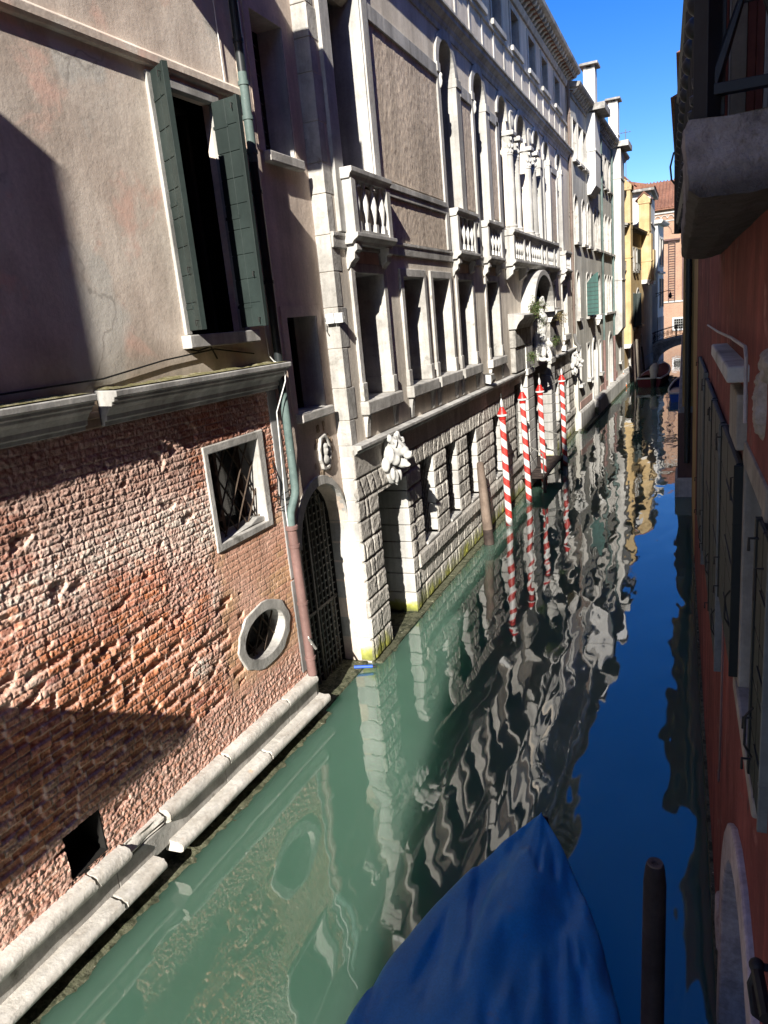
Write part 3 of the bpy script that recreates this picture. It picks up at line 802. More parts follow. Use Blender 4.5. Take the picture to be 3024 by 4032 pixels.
m = MB(); m.tube([(.14, 7.50, 1.2), (.21, 7.53, 1.05)], .018, 8); m.build('cable_end', M['iron_lt'], b1, smooth=True)
m = MB(); m.tube([(.02, 2.3, 4.73), (.03, 3.8, 4.75), (.03, 5.0, 4.76), (.03, 5.8, 4.85), (.03, 6.6, 4.90), (.03, 7.3, 4.80)], .008, 6); m.tube([(.0, 6.2, 4.93), (.05, 6.3, 4.90), (.06, 6.5, 4.93), (.03, 6.62, 4.80)], .009, 6); m.build('black_cable', M['cable_b'], b1, smooth=True)
m = MB()
for z in (3.1, 2.95): m.tube([(.0, 7.35, z), (.05, 7.42, z), (.05, 7.66, z + .02)], .007, 6)
m.tube([(.0, 7.40, 3.6), (.04, 7.42, 3.3), (.02, 7.4, 3.0)], .007, 5); m.build('iron_tie', M['iron'], b1, smooth=True)

# unseen boxes added to cast the shadows on this house front
m = MB(); m.box(-.02, 1.1, -2.6, .05, 7.2, 9.47); m.build('projecting_box', M['plaster'], b1)
m = MB(); m.box(-.02, 1.1, -4.2, .41, 4.06, 4.30); m.build('shadow_slab', M['stone'], b1)
m = MB(); m.box(-.02, .95, 5.45, 6.35, 9.27, 10.35); m.build('projecting_box', M['plaster'], b1)

# ================================================================ narrow house with the water gate
g1 = empty('gate_house', (-4.66, 0, 0), 0, 'narrow grey pink house with arched water gate beside the palace', 'house')
GA = ('a', 7.84, 9.235, 0., 2.97)
GW1 = ('r', 8.18, 8.93, 7.06, 8.55); GW2 = ('r', 8.19, 8.99, 3.98, 5.18)
wall('plaster_wall', M['gate_plaster'], g1, 7.72, 9.245, -.4, 11., [GA, GW1, GW2], .42)
house_body(g1, 7.72, 9.245, 11., mat='gate_plaster', w=-.7)
for h, bars in ((GW1, (0, 0)), (GW2, (1, 0))):
    a = window(g1, h, 0, .40, sill=(.12, .10), bars=bars, stone='old_stone', bev=.012)
    i, o = surround_pts('r', *h[1:], .13); r = MB(); r.ring(i, o, .0, .012); r.build('stone_surround', M['gate_plaster'], a)
    j = MB(); j.box(-.36, .004, h[2] - .03, h[2] - .001, h[3] + .001, h[4] - .001); j.build('stone_jamb', M['stone'], a)
m = MB()                              # leaded lights of the upper window
for k in range(9):
    z = 7.12 + k * .16
    m.tube([(-.34, 8.24, z), (-.34, 8.36, z + .05), (-.34, 8.50, z - .01), (-.34, 8.66, z + .05), (-.34, 8.87, z)], .006, 5)
for x in (8.36, 8.5, 8.66, 8.8): m.tube([(-.34, x, 7.1), (-.34, x + .03, 7.6), (-.34, x - .02, 8.1), (-.34, x, 8.5)], .006, 5)
m.build('leaded_lights', M['iron_lt'], g1)
gt = grille(g1, 'a', 7.86, 9.22, .02, 2.95, -.30, .115, False, .0135, mat='iron_lt', name='water_gate')
m = MB(); m.ring([(7.86, .02)] + arc(7.86, 9.22, 2.27) + [(9.22, .02)], [(7.82, .02)] + arc(7.82, 9.26, 2.27) + [(9.26, .02)], -.33, -.28)
m.box(-.335, -.27, 8.53, 8.57, .02, 2.93); m.box(-.33, -.275, 7.86, 9.22, 1.1, 1.14); m.build('gate_frame', M['iron'], gt)
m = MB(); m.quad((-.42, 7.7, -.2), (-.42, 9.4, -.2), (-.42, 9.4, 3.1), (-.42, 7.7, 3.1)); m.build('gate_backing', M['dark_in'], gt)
r = MB(); r.ring(arc(7.84, 9.235, 2.27, 18), arc(7.72, 9.244, 2.30, 18, .80), -.05, .03); r.build('arch_stone', M['old_stone'], g1, bev=.008)
m = MB(); m.box(-1.2, .10, 7.75, 9.25, -.5, .03); m.build('gate_step', M['algae'], g1, bev=.02)
# carved oval medallion in flaking plaster
md = [(8.76 + .125 * math.cos(2 * PI * k / 20), 3.37 + .2 * math.sin(2 * PI * k / 20)) for k in range(20)]
mo = [(8.76 + (.165 + .012 * math.sin(k * 3)) * math.cos(2 * PI * k / 20), 3.37 + (.25 + .015 * math.sin(k * 2)) * math.sin(2 * PI * k / 20)) for k in range(20)]
r = MB(); r.ring(md, mo, -.02, .045, True); md_ = r.build('medallion', M['old_stone'], g1, bev=.01)
r = MB(); r.ball((.02, 8.77, 3.40), (.05, .055, .085)); r.ball((.055, 8.77, 3.40), (.03, .015, .03), 1); r.ball((.02, 8.77, 3.27), (.05, .085, .07)); r.ball((.03, 8.77, 3.46), (.045, .06, .04)); r.ball((.045, 8.77, 3.355), (.025, .03, .018), 1)
r.build('carved_face', M['stone'], md_, remesh=.012)
r = MB()
for k in range(26):
    a = random.random() * 6.28; q_ = random.uniform(.9, 1.5)
    r.ball((.0, 8.76 + .2 * q_ * math.cos(a), 3.37 + .29 * q_ * math.sin(a)), (.012, random.uniform(.02, .06), random.uniform(.02, .06)), 1)
r.each('bare_brick_patch', M['tan'], g1)
# ================================================================ white stone palace
pz = empty('canal_palace', (-4.45, 0, 0), 0, 'white stone palace with rusticated ground floor, balconies and arched loggia', 'palace')
HB = [('r', 9.96, 11.18, -.2, 2.50), ('r', 11.92, 12.66, 1.09, 2.55), ('r', 13.42, 14.15, 1.09, 2.55), ('r', 14.92, 15.65, 1.09, 2.55), ('r', 17.16, 17.9, 1.09, 2.55),
      ('r', 19.56, 20.38, 1.03, 3.05), ('r', 21.40, 24.25, -.2, 3.30), ('r', 25.9, 26.6, .98, 2.42), ('r', 28.3, 28.9, .98, 2.3)]
CZ = [-.5, .04, .40, .75, 1.03, 1.33, 1.63, 1.93, 2.24, 2.55, 2.88, 3.40]
UC_ = [10.57, 12.29, 13.78, 15.28, 17.53, 26.25, 28.6]

def rustic_fn(U, Z):
    W = np.zeros(U.shape); C = np.zeros(U.shape + (3,)) + (.5, .485, .455)
    rg = fbm(U * 16, Z * 16, 4, 60); rg2 = fbm(U * 45, Z * 45, 3, 61)
    for k in range(len(CZ) - 1):
        z0, z1 = CZ[k], CZ[k + 1]
        s = (Z >= z0) & (Z <= z1 if k == len(CZ) - 2 else Z < z1)
        if not s.any(): continue
        rs = np.random.RandomState(90 + k)
        if k == 3: ln = 1.0 + .9 * rs.rand(60)
        elif k == 9: ln = .20 + .05 * rs.rand(160)
        elif k == 10: ln = .55 + .3 * rs.rand(90)
        else: ln = np.where(rs.rand(160) < .35, .17, .42) + .12 * rs.rand(160)
        cum = 9.2 - .3 * rs.rand() + np.concatenate([[0], np.cumsum(ln)])
        if 3 < k < 9:      # blocks break at the sides of openings
            ed = [h[1] for h in HB] + [h[2] for h in HB] + [9.58, 11.40]
            cum = np.sort(np.concatenate([[c for c in cum if min(abs(c - e) for e in ed) > .13], ed]))
        x = U[s].copy(); zz = Z[s]
        if k == 9:
            uc = np.array(UC_)[np.argmin(abs(x[:, None] - np.array(UC_)[None]), 1)]
            x = x - (zz - z0) * np.clip((x - uc) / .5, -1, 1) * .42
        j = np.clip(np.searchsorted(cum, x), 1, len(cum) - 1)
        du = np.minimum(x - cum[j - 1], cum[j] - x); dz = np.minimum(zz - z0, z1 - zz)
        e = np.minimum(du, dz)
        smooth = .25 if k == 10 else 1.
        pr = sst(.006, .03, e) if k != 10 else sst(.002, .010, e)
        t = hsh(np.full(j.shape, k), j, 3)
        W[s] = -.030 * smooth * (1 - pr) + pr * ((rg[s] - .5) * .020 * (.35 if k == 10 else 1) + (rg2[s] - .5) * .010 * smooth + (t - .5) * .012 * smooth)
        c = np.array((.50, .475, .435)) * (.84 + .3 * t)[:, None] * (.55 + .45 * pr)[:, None]
        c = c * np.array((1, .985 + .0, .97))
        C[s] = c
    W += .025 * ((U > 9.2) & (U < 11.40)) + .05 * ((Z > .75) & (Z < 1.03) & (U > 11.42))
    W += -.05 * np.exp(-((U - 11.41) / .018) ** 2)
    al = sst(.42, .05, Z + .35 * (fbm(U * 4, Z * 1.2, 4, 66) - .5))
    C = mixc(C, (.16, .165, .05), al * .85); C = mixc(C, (.33, .33, .05), al * sst(.5, .62, fbm(U * 7, Z * 5, 3, 67)) * .8)
    C = mixc(C, (.05, .055, .04), sst(.10, .0, Z))
    C = C * (.78 + .44 * rg[..., None])
    C = mixc(C, (.20, .19, .175), sst(.60, .72, fbm(U * 1.3, Z * .8, 4, 70)) * .55)
    return W, C
E1 = [h[1] for h in HB] + [h[2] for h in HB]; E2 = [h[3] for h in HB] + [h[4] for h in HB]
sheet(lines(9.2, 16.5, .0165, E1), lines(-.4, 3.3, .0165, E2), rustic_fn, HB, 'rusticated_wall', M['rustic'], pz)
sheet(lines(16.5, 30.3, .03, E1), lines(-.4, 3.3, .03, E2), rustic_fn, HB, 'rusticated_wall', M['rustic'], pz)
house_body(pz, 9.25, 30.3, 12.9, mat='palace_plaster', w=-1.0, over=.3)

def jamb(root, u, w0, w1, z0, z1, side, name='stone_jamb', zs=None, wet=True):
    """dressed blocks of an opening's side, facing along the canal; side = -1 faces the viewer's way"""
    a = MB(); g = MB()
    zs = zs or [z for z in CZ if z0 < z < z1]
    zz = [z0] + zs + [z1]
    for p, q in zip(zz, zz[1:]):
        off = random.uniform(-.006, .006)
        (g if q < .45 and wet else a).box(w0, w1 + random.uniform(-.004, .004), min(u, u + side * .05 * -1) + off * .3, max(u, u + side * .05 * -1) + off * .3, p + .006, q - .006)
    o = a.build(name, M['stone'], root, bev=.012)
    if g.v: g.build('wet_block', M['wetstone'], root, bev=.012)
    return o
def wet_mat():
    t = NT('algae_stained_stone')
    sx = t.node('SeparateXYZ'); t.link(t.tc.outputs['Object'], sx.inputs[0])
    a = t.node('Math', operation='MULTIPLY_ADD'); t.link(t.noise(6, 6), a.inputs[0]); a.inputs[1].default_value = .35; a.inputs[2].default_value = -.17
    b = t.node('Math', operation='ADD'); t.link(a.outputs[0], b.inputs[0]); t.link(sx.outputs['Z'], b.inputs[1])
    f = t.ramp(b.outputs[0], [(.02, (.05, .055, .03)), (.08, (.17, .18, .035)), (.18, (.30, .31, .07)), (.27, (.46, .445, .40))])
    t.link(f, t.b.inputs['Base Color']); t.b.inputs['Roughness'].default_value = .8
    t.link(t.bump(t.noise(40, 5), .5, .006), t.b.inputs['Normal'])
    return t.m
M['wetstone'] = wet_mat()
jamb(pz, 9.235, -.62, .012, .03, 3.18, -1)
jamb(pz, 11.165, -.75, .012, .03, 2.5, -1)
jamb(pz, 9.975, -.75, -.04, .03, 2.5, 1)
for h in HB[1:5] + HB[7:]:
    jamb(pz, h[2] - .012, -.34, -.01, h[3] + .01, h[4] - .005, -1, wet=False)
    m = MB(); m.box(-.34, .03, h[1] + .01, h[2] - .07, h[3] - .05, h[3] - .005); m.build('window_ledge', M['stone'], pz, bev=.006)
    g = grille(pz, 'r', h[1] + .02, h[2] - .02, h[3], h[4], -.16, .115, True, .011, mat='iron_lt', name='window_grille')
    m = MB(); m.quad((-.27, h[1] - .0, h[3] - .1), (-.27, h[2] + .1, h[3] - .1), (-.27, h[2] + .1, h[4] + .1), (-.27, h[1] - .0, h[4] + .1)); m.build('dark_backing', M['dark_in'], g)
h = HB[5]; jamb(pz, h[2] - .012, -.34, -.01, h[3] + .01, h[4] - .005, -1, wet=False)
g = grille(pz, 'r', h[1] + .02, h[2] - .02, h[3], h[4], -.12, .105, True, .012, mat='iron_lt', name='window_grille'); m = MB(); m.quad((-.36, h[1] - .1, .9), (-.36, h[2] + .1, .9), (-.36, h[2] + .1, 3.1), (-.36, h[1] - .1, 3.1)); m.build('dark_backing', M['dark_in'], g)
# water door with its grille
d = grille(pz, 'r', 9.98, 11.15, .02, 2.5, -.55, .13, False, .012, mat='iron', name='water_door')
m = MB(); m.quad((-.8, 9.9, -.2), (-.8, 11.3, -.2), (-.8, 11.3, 2.6), (-.8, 9.9, 2.6)); m.build('door_backing', M['dark_in'], d)
m = MB(); m.box(-.9, .02, 9.96, 11.18, 2.5, 2.53); m.build('door_soffit', M['dark_stone'], pz)
m = MB(); m.box(-.8, .12, 9.97, 11.16, -.4, .022); m.build('door_step', M['algae'], pz)
m = MB()
for a, b in stones(9.25, 21.3, 1.4) + stones(24.9, 30.3, 1.4): m.box(-.1, .12, a, b, -.3, .03)
m.each('waterline_step', M['algae'], pz, bev=.02)
ledge(pz, 9.3, 21.3, .10, .30, 80, .0, -.07)
# keystone grotesque
def grotesque(root, u, z, w, s, label):
    m = MB(); B = lambda a, b, c, r, n=2, rot=None: m.ball((w + a * s, u + b * s, z + c * s), tuple(x * s for x in r) if isinstance(r, tuple) else r * s, n, rot)
    B(.16, .0, .16, (.20, .20, .19)); B(.30, .0, .13, (.12, .13, .10)); B(.40, .0, .04, (.085, .10, .065)); B(.44, .0, .085, (.05, .05, .04))
    B(.27, -.09, .22, (.07, .055, .035)); B(.27, .09, .22, (.07, .055, .035)); B(.30, -.095, .165, .035); B(.30, .095, .165, .035)
    B(.28, .0, -.10, (.12, .10, .09)); B(.37, .0, -.13, (.07, .07, .045)); B(.20, -.14, .0, (.10, .07, .12)); B(.20, .14, .0, (.10, .07, .12))
    for a in range(7):
        t = -1.1 + a * .37; B(.10 + .10 * math.cos(t), .22 * math.sin(t), .36 + .03 * math.cos(a * 2.1), (.055, .05, .08))
    for a in (-1, 1): B(.26, .18 * a, .30, (.03, .03, .085), 2, (.5 * a, 'X')); B(.12, .22 * a, .10, (.11, .06, .17)); B(.05, .25 * a, -.08, (.09, .06, .14))
    for a in range(5): B(.14 + .03 * (a % 2), (-.16 + .08 * a), -.27 - .06 * (2 - abs(a - 2)), (.05, .05, .13))
    B(.04, 0, -.2, (.10, .18, .30)); B(.05, 0, .1, (.10, .22, .33)); B(.12, 0, -.36, (.06, .07, .13))
    return m.build('carved_head', M['white_stone2'], root, remesh=.018 * s, label=label)
grotesque(pz, 10.42, 2.95, .03, .86, 'carved grotesque head over the water door')
grotesque(pz, 29.5, 2.80, .05, .95, 'carved grotesque head at the far corner')
# moulding over the ground floor
CG = [(-.3, 3.20), (.012, 3.20), (.03, 3.235), (.05, 3.25), (.05, 3.275), (.085, 3.30), (.105, 3.305), (.105, 3.355), (-.3, 3.40)]
for s0, s1 in ((9.24, 20.6), (24.9, 30.45)):
    for a, b in stones(s0, s1, 2.0):
        m = MB(); m.prismu([(w_ * 1.35 if w_ > .02 else w_, z_) for w_, z_ in CG], a, b); m.build('ground_cornice', M['stone'], pz, bev=.006)

# mezzanine and main floor
HM = [('r', 9.85, 10.90, 3.92, 5.72), ('r', 11.76, 12.78, 3.93, 5.70), ('r', 13.28, 14.30, 3.93, 5.70), ('r', 14.86, 15.90, 3.93, 5.70), ('r', 17.15, 18.25, 3.93, 5.70), ('r', 25.5, 26.35, 4.95, 5.7), ('r', 27.9, 28.9, 3.95, 5.7)]
HP = [('r', 9.78, 10.92, 6.9, 9.75), ('a', 14.52, 15.55, 7.0, 10.02), ('a', 16.87, 17.85, 7.0, 10.02), ('a', 19.08, 20.02, 7.0, 10.05), ('r', 20.34, 20.84, 7.0, 9.02), ('a', 21.12, 22.30, 7.0, 10.05), ('r', 22.62, 23.16, 7.0, 9.02), ('a', 23.42, 24.30, 7.0, 10.05), ('a', 25.05, 25.95, 7.0, 10.02), ('a', 27.45, 28.3, 7.0, 10.02)]
HA = [('r', a, a + .95, 11.52, 12.42) for a in (9.9, 12.4, 14.9, 17.2, 19.05, 21.1, 23.3, 25.3, 27.6)]
wall('plaster_wall', M['palace_plaster'], pz, 9.25, 30.3, 3.3, 12.9, [hl(h, .07) if h[0] == 'r' and h[3] < 6 else h for h in HM + HP + HA], .80)
for h in HM:
    window(pz, h, .13, .60, .04, stone='old_stone', sill=(.19, .13), bars=(1, 1), foot=.27 if h[3] < 4.5 else 0, bev=.012)
    if h[3] < 4.5:
        for x in (h[1] - .12, h[2] - .02):
            c = MB()
            for q in range(3): c.prismu([(0, 3.40), (.03, 3.40), (.055, 3.6), (.085, 3.735), (0, 3.735)], x + q * .046, x + q * .046 + .034)
            c.prismu([(0, 3.40), (.02, 3.40), (.04, 3.6), (.07, 3.733), (0, 3.733)], x + .01, x + .13); c.build('sill_bracket', M['stone'], pz, bev=.004)
m = MB()
for a, b in stones(9.25, 30.28, 1.8): m.prismu([(-.01, 6.02), (.035, 6.03), (.04, 6.16), (.055, 6.18), (.055, 6.22), (-.01, 6.23)], a, b)
m.each('string_course', M['old_stone'], pz, bev=.005)
m = MB()
z = 3.36; k = 0
while z < 10.2:
    hgt = random.uniform(.36, .6); m.box(-.3, .007, 9.235, 9.36 + (.14 if k % 2 else .05), z + .004, z + hgt - .004); z += hgt; k += 1
m.each('quoin', M['old_stone'], pz, bev=.008)
# balcony window frame and the big framed panel
m = MB(); m.box(-.3, .055, 9.50, 9.78, 6.24, 10.3); m.box(-.44, .055, 10.92, 11.14, 6.24, 10.3); m.box(-.72, .03, 10.88, 10.925, 7, 9.75); m.box(-.44, .05, 9.781, 10.919, 9.76, 10.0); m.each('window_pilaster', M['stone'], pz, bev=.01)
window(pz, HP[0], 0, .70, sill=None, bars=(1, 4), label='tall balcony window with a rolled blind')
m = MB(); m.prismu([(-.35, 9.4), (-.22, 9.36), (-.12, 9.42), (-.08, 9.5), (-.12, 9.58), (-.07, 9.66), (-.1, 9.74), (-.35, 9.74)], 9.80, 10.86); m.build('rolled_blind', M['beige_strip'], pz, smooth=True)
def rough_fn(U, Z):
    n = fbm(U * 9, Z * 9, 4, 95)
    return .012 + (n - .5) * .004 + (fbm(U * 26, Z * 18, 3, 96) - .5) * .009, np.zeros(U.shape + (3,))
for a, b, c_, d_ in ((11.15, 14.34, 7.14, 9.24), (11.15, 14.34, 6.24, 6.88), (15.9, 16.62, 7.14, 9.2), (18.14, 18.92, 7.14, 9.2), (26.3, 27.2, 7.14, 9.2)):
    sheet(lines(a, b, .025), lines(c_, d_, .025), rough_fn, [], 'weathered_panel', M['rough_panel'], pz)
m = MB()
for a, b in ((11.14, 14.36), (15.86, 16.66), (18.08, 19.0), (26.25, 27.25)):
    m.box(-.02, .05, a, b, 9.24, 9.46); m.box(-.02, .045, a, b, 6.89, 7.0); m.box(-.02, .07, a, b, 7.0, 7.09)
m.each('panel_band', M['stone'], pz, bev=.008)
for h in (HP[1], HP[2], HP[8], HP[9]):
    window(pz, h, 0, .76, sill=None, bars=(1, 5))
    zs = h[4] - (h[2] - h[1]) / 2
    r = MB(); r.ring(arc(h[1] + .004, h[2] - .004, zs, 18), arc(h[1] - .17, h[2] + .17, zs, 18), -.44, .045); r.build('arch_moulding', M['stone'], pz, bev=.008)
    m = MB()
    for x0, x1 in ((h[1] - .17, h[1] + .005), (h[2] - .005, h[2] + .30)):
        m.box(-.44, .045, x0, x1, 6.24, zs - .16); m.box(-.45, .065, x0 - .01, x1 + .01, zs - .16, zs)
    m.each('arch_pier', M['stone'], pz, bev=.008)
    c = MB(); c.ball((.03, h[1] - .02, zs - .30), (.07, .04, .13)); c.ball((.05, h[1] - .01, zs - .2), (.05, .05, .06)); c.build('carved_bracket', M['white_stone2'], pz, remesh=.016)
# loggia: arches, columns with leafy capitals, shields
for h in (HP[3], HP[5], HP[7]):
    zs = h[4] - (h[2] - h[1]) / 2
    r = MB(); r.ring(arc(h[1] + .004, h[2] - .004, zs, 18), arc(h[1] - .13, h[2] + .13, zs, 18), -.44, .05); r.build('arch_moulding', M['stone'], pz, bev=.008)
    window(pz, h, 0, .75, sill=None, bars=(1, 6))
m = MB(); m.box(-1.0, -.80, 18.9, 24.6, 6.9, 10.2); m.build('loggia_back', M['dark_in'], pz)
CP_ = [(.20, 0), (.20, .05), (.17, .07), (.19, .11), (.15, .16), (.148, .2), (.155, .9), (.140, 1.75), (.135, 1.8), (.15, 1.82), (.135, 1.85)]
for k, (u, w, s) in enumerate(((20.17, -.02, 1.), (20.98, -.02, .86), (22.46, -.02, 1.), (23.30, -.02, .86))):
    c = MB(); c.lathe([(r_ * s, z) for r_, z in CP_], (w, u, 7.0), 18); c.box(w - .2, w + .2, u - .2, u + .2, 6.92, 7.0)
    o = c.build('column', M['stone'], pz, smooth=True)
    p = MB(); p.lathe([(.12 * s, 1.8), (.13 * s, 2.0), (.19 * s, 2.24)], (w, u, 7.0), 12)
    for ring_, (z, r_, n_) in enumerate(((1.90, .125, 9), (2.02, .145, 9), (2.17, .19, 4))):
        for q in range(n_):
            a = 2 * PI * (q + .5 * ring_) / n_ + PI / 4; p.ball((w + r_ * s * math.cos(a), u + r_ * s * math.sin(a), 7.0 + z), (.034, .034, .06), 1)
    p.box(w - .21, w + .21, u - .21, u + .21, 9.25, 9.36); p.build('capital', M['white_stone2'], o, remesh=.013)
m = MB(); m.box(-.44, .05, 24.295, 24.62, 6.24, 9.1); m.box(-.44, .07, 24.28, 24.64, 9.1, 9.36); m.box(-.44, .05, 18.80, 19.085, 6.24, 9.36); m.each('arch_pier', M['stone'], pz, bev=.01)
for u in (20.58, 22.86):
    s = MB(); s.prism([(u - .2, 9.9), (u - .2, 9.6), (u - .14, 9.45), (u, 9.34), (u + .14, 9.45), (u + .2, 9.6), (u + .2, 9.9)], .0, .05)
    s.ball((.03, u, 9.66), (.06, .12, .17)); s.ball((.04, u, 9.9), (.03, .19, .04)); s.build('carved_shield', M['stone'], pz, remesh=.016)
# balconies
BS = [((9.66, 11.06), 7.05, .20, ((0, 1, 4),), 2, 'small balcony beside the pink house'), ((14.64, 16.02), 7.02, .18, ((0, 1, 4),), 2, 'balcony of the first tall arched window'), ((17.0, 18.36), 6.99, .18, ((0, 1, 4),), 2, 'balcony of the second tall arched window'),
      ((19.2, 25.85), 6.95, .26, ((0, .2, 5), (.2, .31, 2), (.31, .58, 6), (.58, .7, 2), (.7, .9, 5), (.9, 1, 2)), 5, 'long balcony under the loggia'), ((27.65, 28.95), 6.85, .22, ((0, 1, 4),), 2, 'last balcony by the drainpipe')]
for (a, b), zt, d_, gr, nc, lb in BS: balcony(pz, a, b, zt, d_, gr, 6.22, lb, nc)
# main cornice, attic and eaves
m = MB()
for a, b in stones(9.25, 30.45, 2.4): m.prismu([(-.02, 10.12), (.03, 10.12), (.04, 10.22), (.07, 10.26), (.07, 10.30), (.13, 10.36), (.16, 10.38), (.16, 10.45), (.20, 10.47), (.20, 10.52), (-.02, 10.58)], a, b)
m.each('main_cornice', M['old_stone'], pz, bev=.006)
for h in HA: window(pz, h, .13, .30, .03, sill=(.12, .10), bars=(1, 1), bev=.006)
m = MB()
m.prismu([(-.02, 11.30), (.05, 11.31), (.05, 11.40), (-.02, 11.41)], 9.25, 30.3)
for u in np.arange(9.6, 30.2, 1.05): m.box(-.02, .025, u, u + .10, 10.58, 11.30)
m.each('attic_strip', M['stone'], pz)
m = MB(); m.prismu([(-.02, 12.62), (.06, 12.62), (.10, 12.72), (.10, 12.80), (-.02, 12.80)], 9.25, 30.4); m.prismu([(-.3, 13.02), (.42, 13.02), (.50, 13.06), (.52, 13.16), (-.3, 13.24)], 9.25, 30.5); m.build('eaves_cornice', M['old_stone'], pz, bev=.006)
m = MB()
for u in np.arange(9.4, 30.4, .36): m.prismu([(-.02, 12.80), (.12, 12.80), (.20, 12.88), (.36, 12.93), (.40, 13.02), (-.02, 13.02)], u, u + .15)
m.each('eaves_bracket', M['stone'], pz); m = None
chimney(pz, (-1.5, 27.0), .8, .8, 12.9, 15.0, 'white_wall')
chimney(pz, (-.9, 23.6), .7, .7, 12.9, 15.2, 'white_wall')
# portal with broken pediment arch and a stone figure
def sweep_(prof, u0, u1, name, mat='stone', par=None): m_ = MB(); m_.prismu(prof, u0, u1); return m_.build(name, M[mat], par or pz, bev=.01)
for u0, u1 in ((20.55, 21.42), (24.24, 24.95)):
    m = MB()
    for p, q in zip(CZ[1:-1], CZ[2:]): m.box(-.5, .16, u0, u1, p + .006, q - .006)
    m.box(-.5, .20, u0 - .04, u1 + .04, 3.22, 3.40); m.box(-.5, .16, u0, u1, 3.40, 4.05)
    m.build('portal_pier', M['stone'], pz, bev=.015)
jamb(pz, 24.23, -1.0, .14, .2, 3.3, -1)
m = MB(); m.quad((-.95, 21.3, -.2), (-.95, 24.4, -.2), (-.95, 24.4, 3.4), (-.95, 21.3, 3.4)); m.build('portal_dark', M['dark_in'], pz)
m = MB(); m.box(-.5, .10, 21.42, 24.24, 3.30, 3.9); m.build('portal_lintel', M['dark_stone'], pz, bev=.01)
for u0, u1 in ((19.25, 21.35), (24.3, 25.6)):
    sweep_([(-.02, 4.52), (.20, 4.52), (.24, 4.62), (.30, 4.70), (.40, 4.78), (.42, 4.86), (-.02, 4.92)], u0, u1, 'entablature')
    m = MB(); m.box(-.02, .16, u0 + .06, u1 - .06, 4.05, 4.52); m.box(-.02, .13, u0 + .1, u1 - .1, 3.4, 4.05); m.each('portal_block', M['dark_stone'], pz, bev=.02)  # dark stone colour paints the shadow beneath the ledge
ai = arc(21.0, 24.0, 4.85, 20, 1.05); ao = arc(20.82, 24.18, 4.85, 20, 1.20)
r = MB(); r.ring(ai, ao, -.02, .38); r.build('pediment_arch', M['stone'], pz, bev=.01)
r = MB(); r.prism(arc(21.02, 23.98, 4.85, 20, 1.04), -.1, .0); r.build('pediment_field', M['dark_stone'], pz)
m = MB(); B = lambda a, b, c, r, n=2, rot=None: m.ball((a, b, c), r, n, rot)
B(.26, 22.5, 5.15, (.11, .12, .15)); B(.33, 22.5, 5.13, (.05, .035, .05)); B(.36, 22.5, 5.10, (.03, .025, .03)); B(.24, 22.5, 4.90, (.10, .09, .10))
for k in range(9): a = k * .7; B(.22 + .08 * math.cos(a), 22.5 + .14 * math.sin(a), 5.22 + .05 * math.sin(a * 2), (.055, .055, .06))
B(.26, 22.5, 4.66, (.17, .25, .22)); B(.24, 22.36, 4.62, (.12, .09, .25)); B(.26, 22.72, 4.56, (.10, .10, .26)); B(.24, 22.50, 4.36, (.15, .19, .22)); B(.24, 22.45, 4.12, (.15, .17, .16))
B(.34, 22.58, 3.98, (.20, .10, .11), 2, (.5, 'Y')); B(.46, 22.62, 3.90, (.08, .08, .09)); B(.42, 22.56, 3.68, (.075, .075, .24), 2, (-.3, 'Y')); B(.30, 22.35, 3.78, (.09, .09, .28)); B(.36, 22.52, 3.46, (.13, .07, .06)); B(.28, 22.34, 3.50, (.12, .07, .07)); B(.12, 22.45, 3.9, (.12, .25, .5))
m.build('portal_figure', M['white_stone2'], pz, remesh=.02, label='white stone seated figure under the pediment arch')
pipe(pz, [([(.10, 30.05, 12.8), (.10, 30.05, 3.9)], .06, 'tan_pipe'), ([(.10, 30.05, 3.9), (.12, 30.1, 3.6), (.20, 30.22, 3.45), (.22, 30.28, 3.2)], .06, 'concrete')])
# ================================================================ grey house with pointed windows, two tall chimneys
gh = empty('grey_house', (-4.3, 30.5, 0), -.0225, 'pale grey plastered house with arched windows and two tall white chimneys', 'house')
H2 = [('a', u, u + .82, 7.3, 9.0) for u in (-.1, 1.7, 3.1, 4.9, 6.1, 7.4, 8.5, 9.7, 10.85)] 
H1 = [('a', u, u + w_, 4.45, 6.2) for u, w_ in ((-.02, .74), (2.45, .74), (3.6, .74), (5.75, .86), (8.0, .74), (9.0, .74), (9.95, .74), (10.9, .74))]
H3 = [('r', u, u + .78, 10.25, 11.62) for u in (-.1 + .1, 1.2, 2.35, 5.9, 7.3, 8.7, 10.1)]
H0 = [('r', .10, .62, 1.85, 3.28), ('r', 2.3, 2.95, 1.85, 3.28), ('a', 3.75, 5.1, .8, 3.4), ('r', 5.9, 6.45, 1.75, 3.2), ('a', 9.3, 10.7, .8, 3.35), ('r', 13.9, 14.5, 1.6, 3.0)]
wall('plaster_wall', M['grey_wall'], gh, -.25, 16.9, -.5, 12.5, H0 + H1 + H2 + H3, .4)
house_body(gh, -.25, 16.9, 12.5, mat='grey_wall', over=.1)
for h in H2 + H1 + H3: window(gh, h, .065, .36, .035, stone='old_stone', sill=(.10, .13), bars=(1, 1), bev=.006)
for h in (H0[0], H0[1], H0[3], H0[5]):
    w_ = window(gh, h, .09, .3, .03, sill=(.12, .16), bars=(0, 0), bev=.006); m = MB(); m.box(-.29, -.20, h[1], h[2], h[3], h[4]); m.build('red_grating', M['dkred_pipe'], w_)
for h in (H0[2], H0[4]):
    i, o = surround_pts(*h, .15); r = MB(); r.ring(i, o, -.38, .05); s = r.build('door_surround', M['stone'], gh, bev=.01)
    m = MB(); m.box(-.4, -.33, h[1] - .1, h[2] + .1, h[3], h[4]); m.build('door_leaf', M['panel_brown'], s)
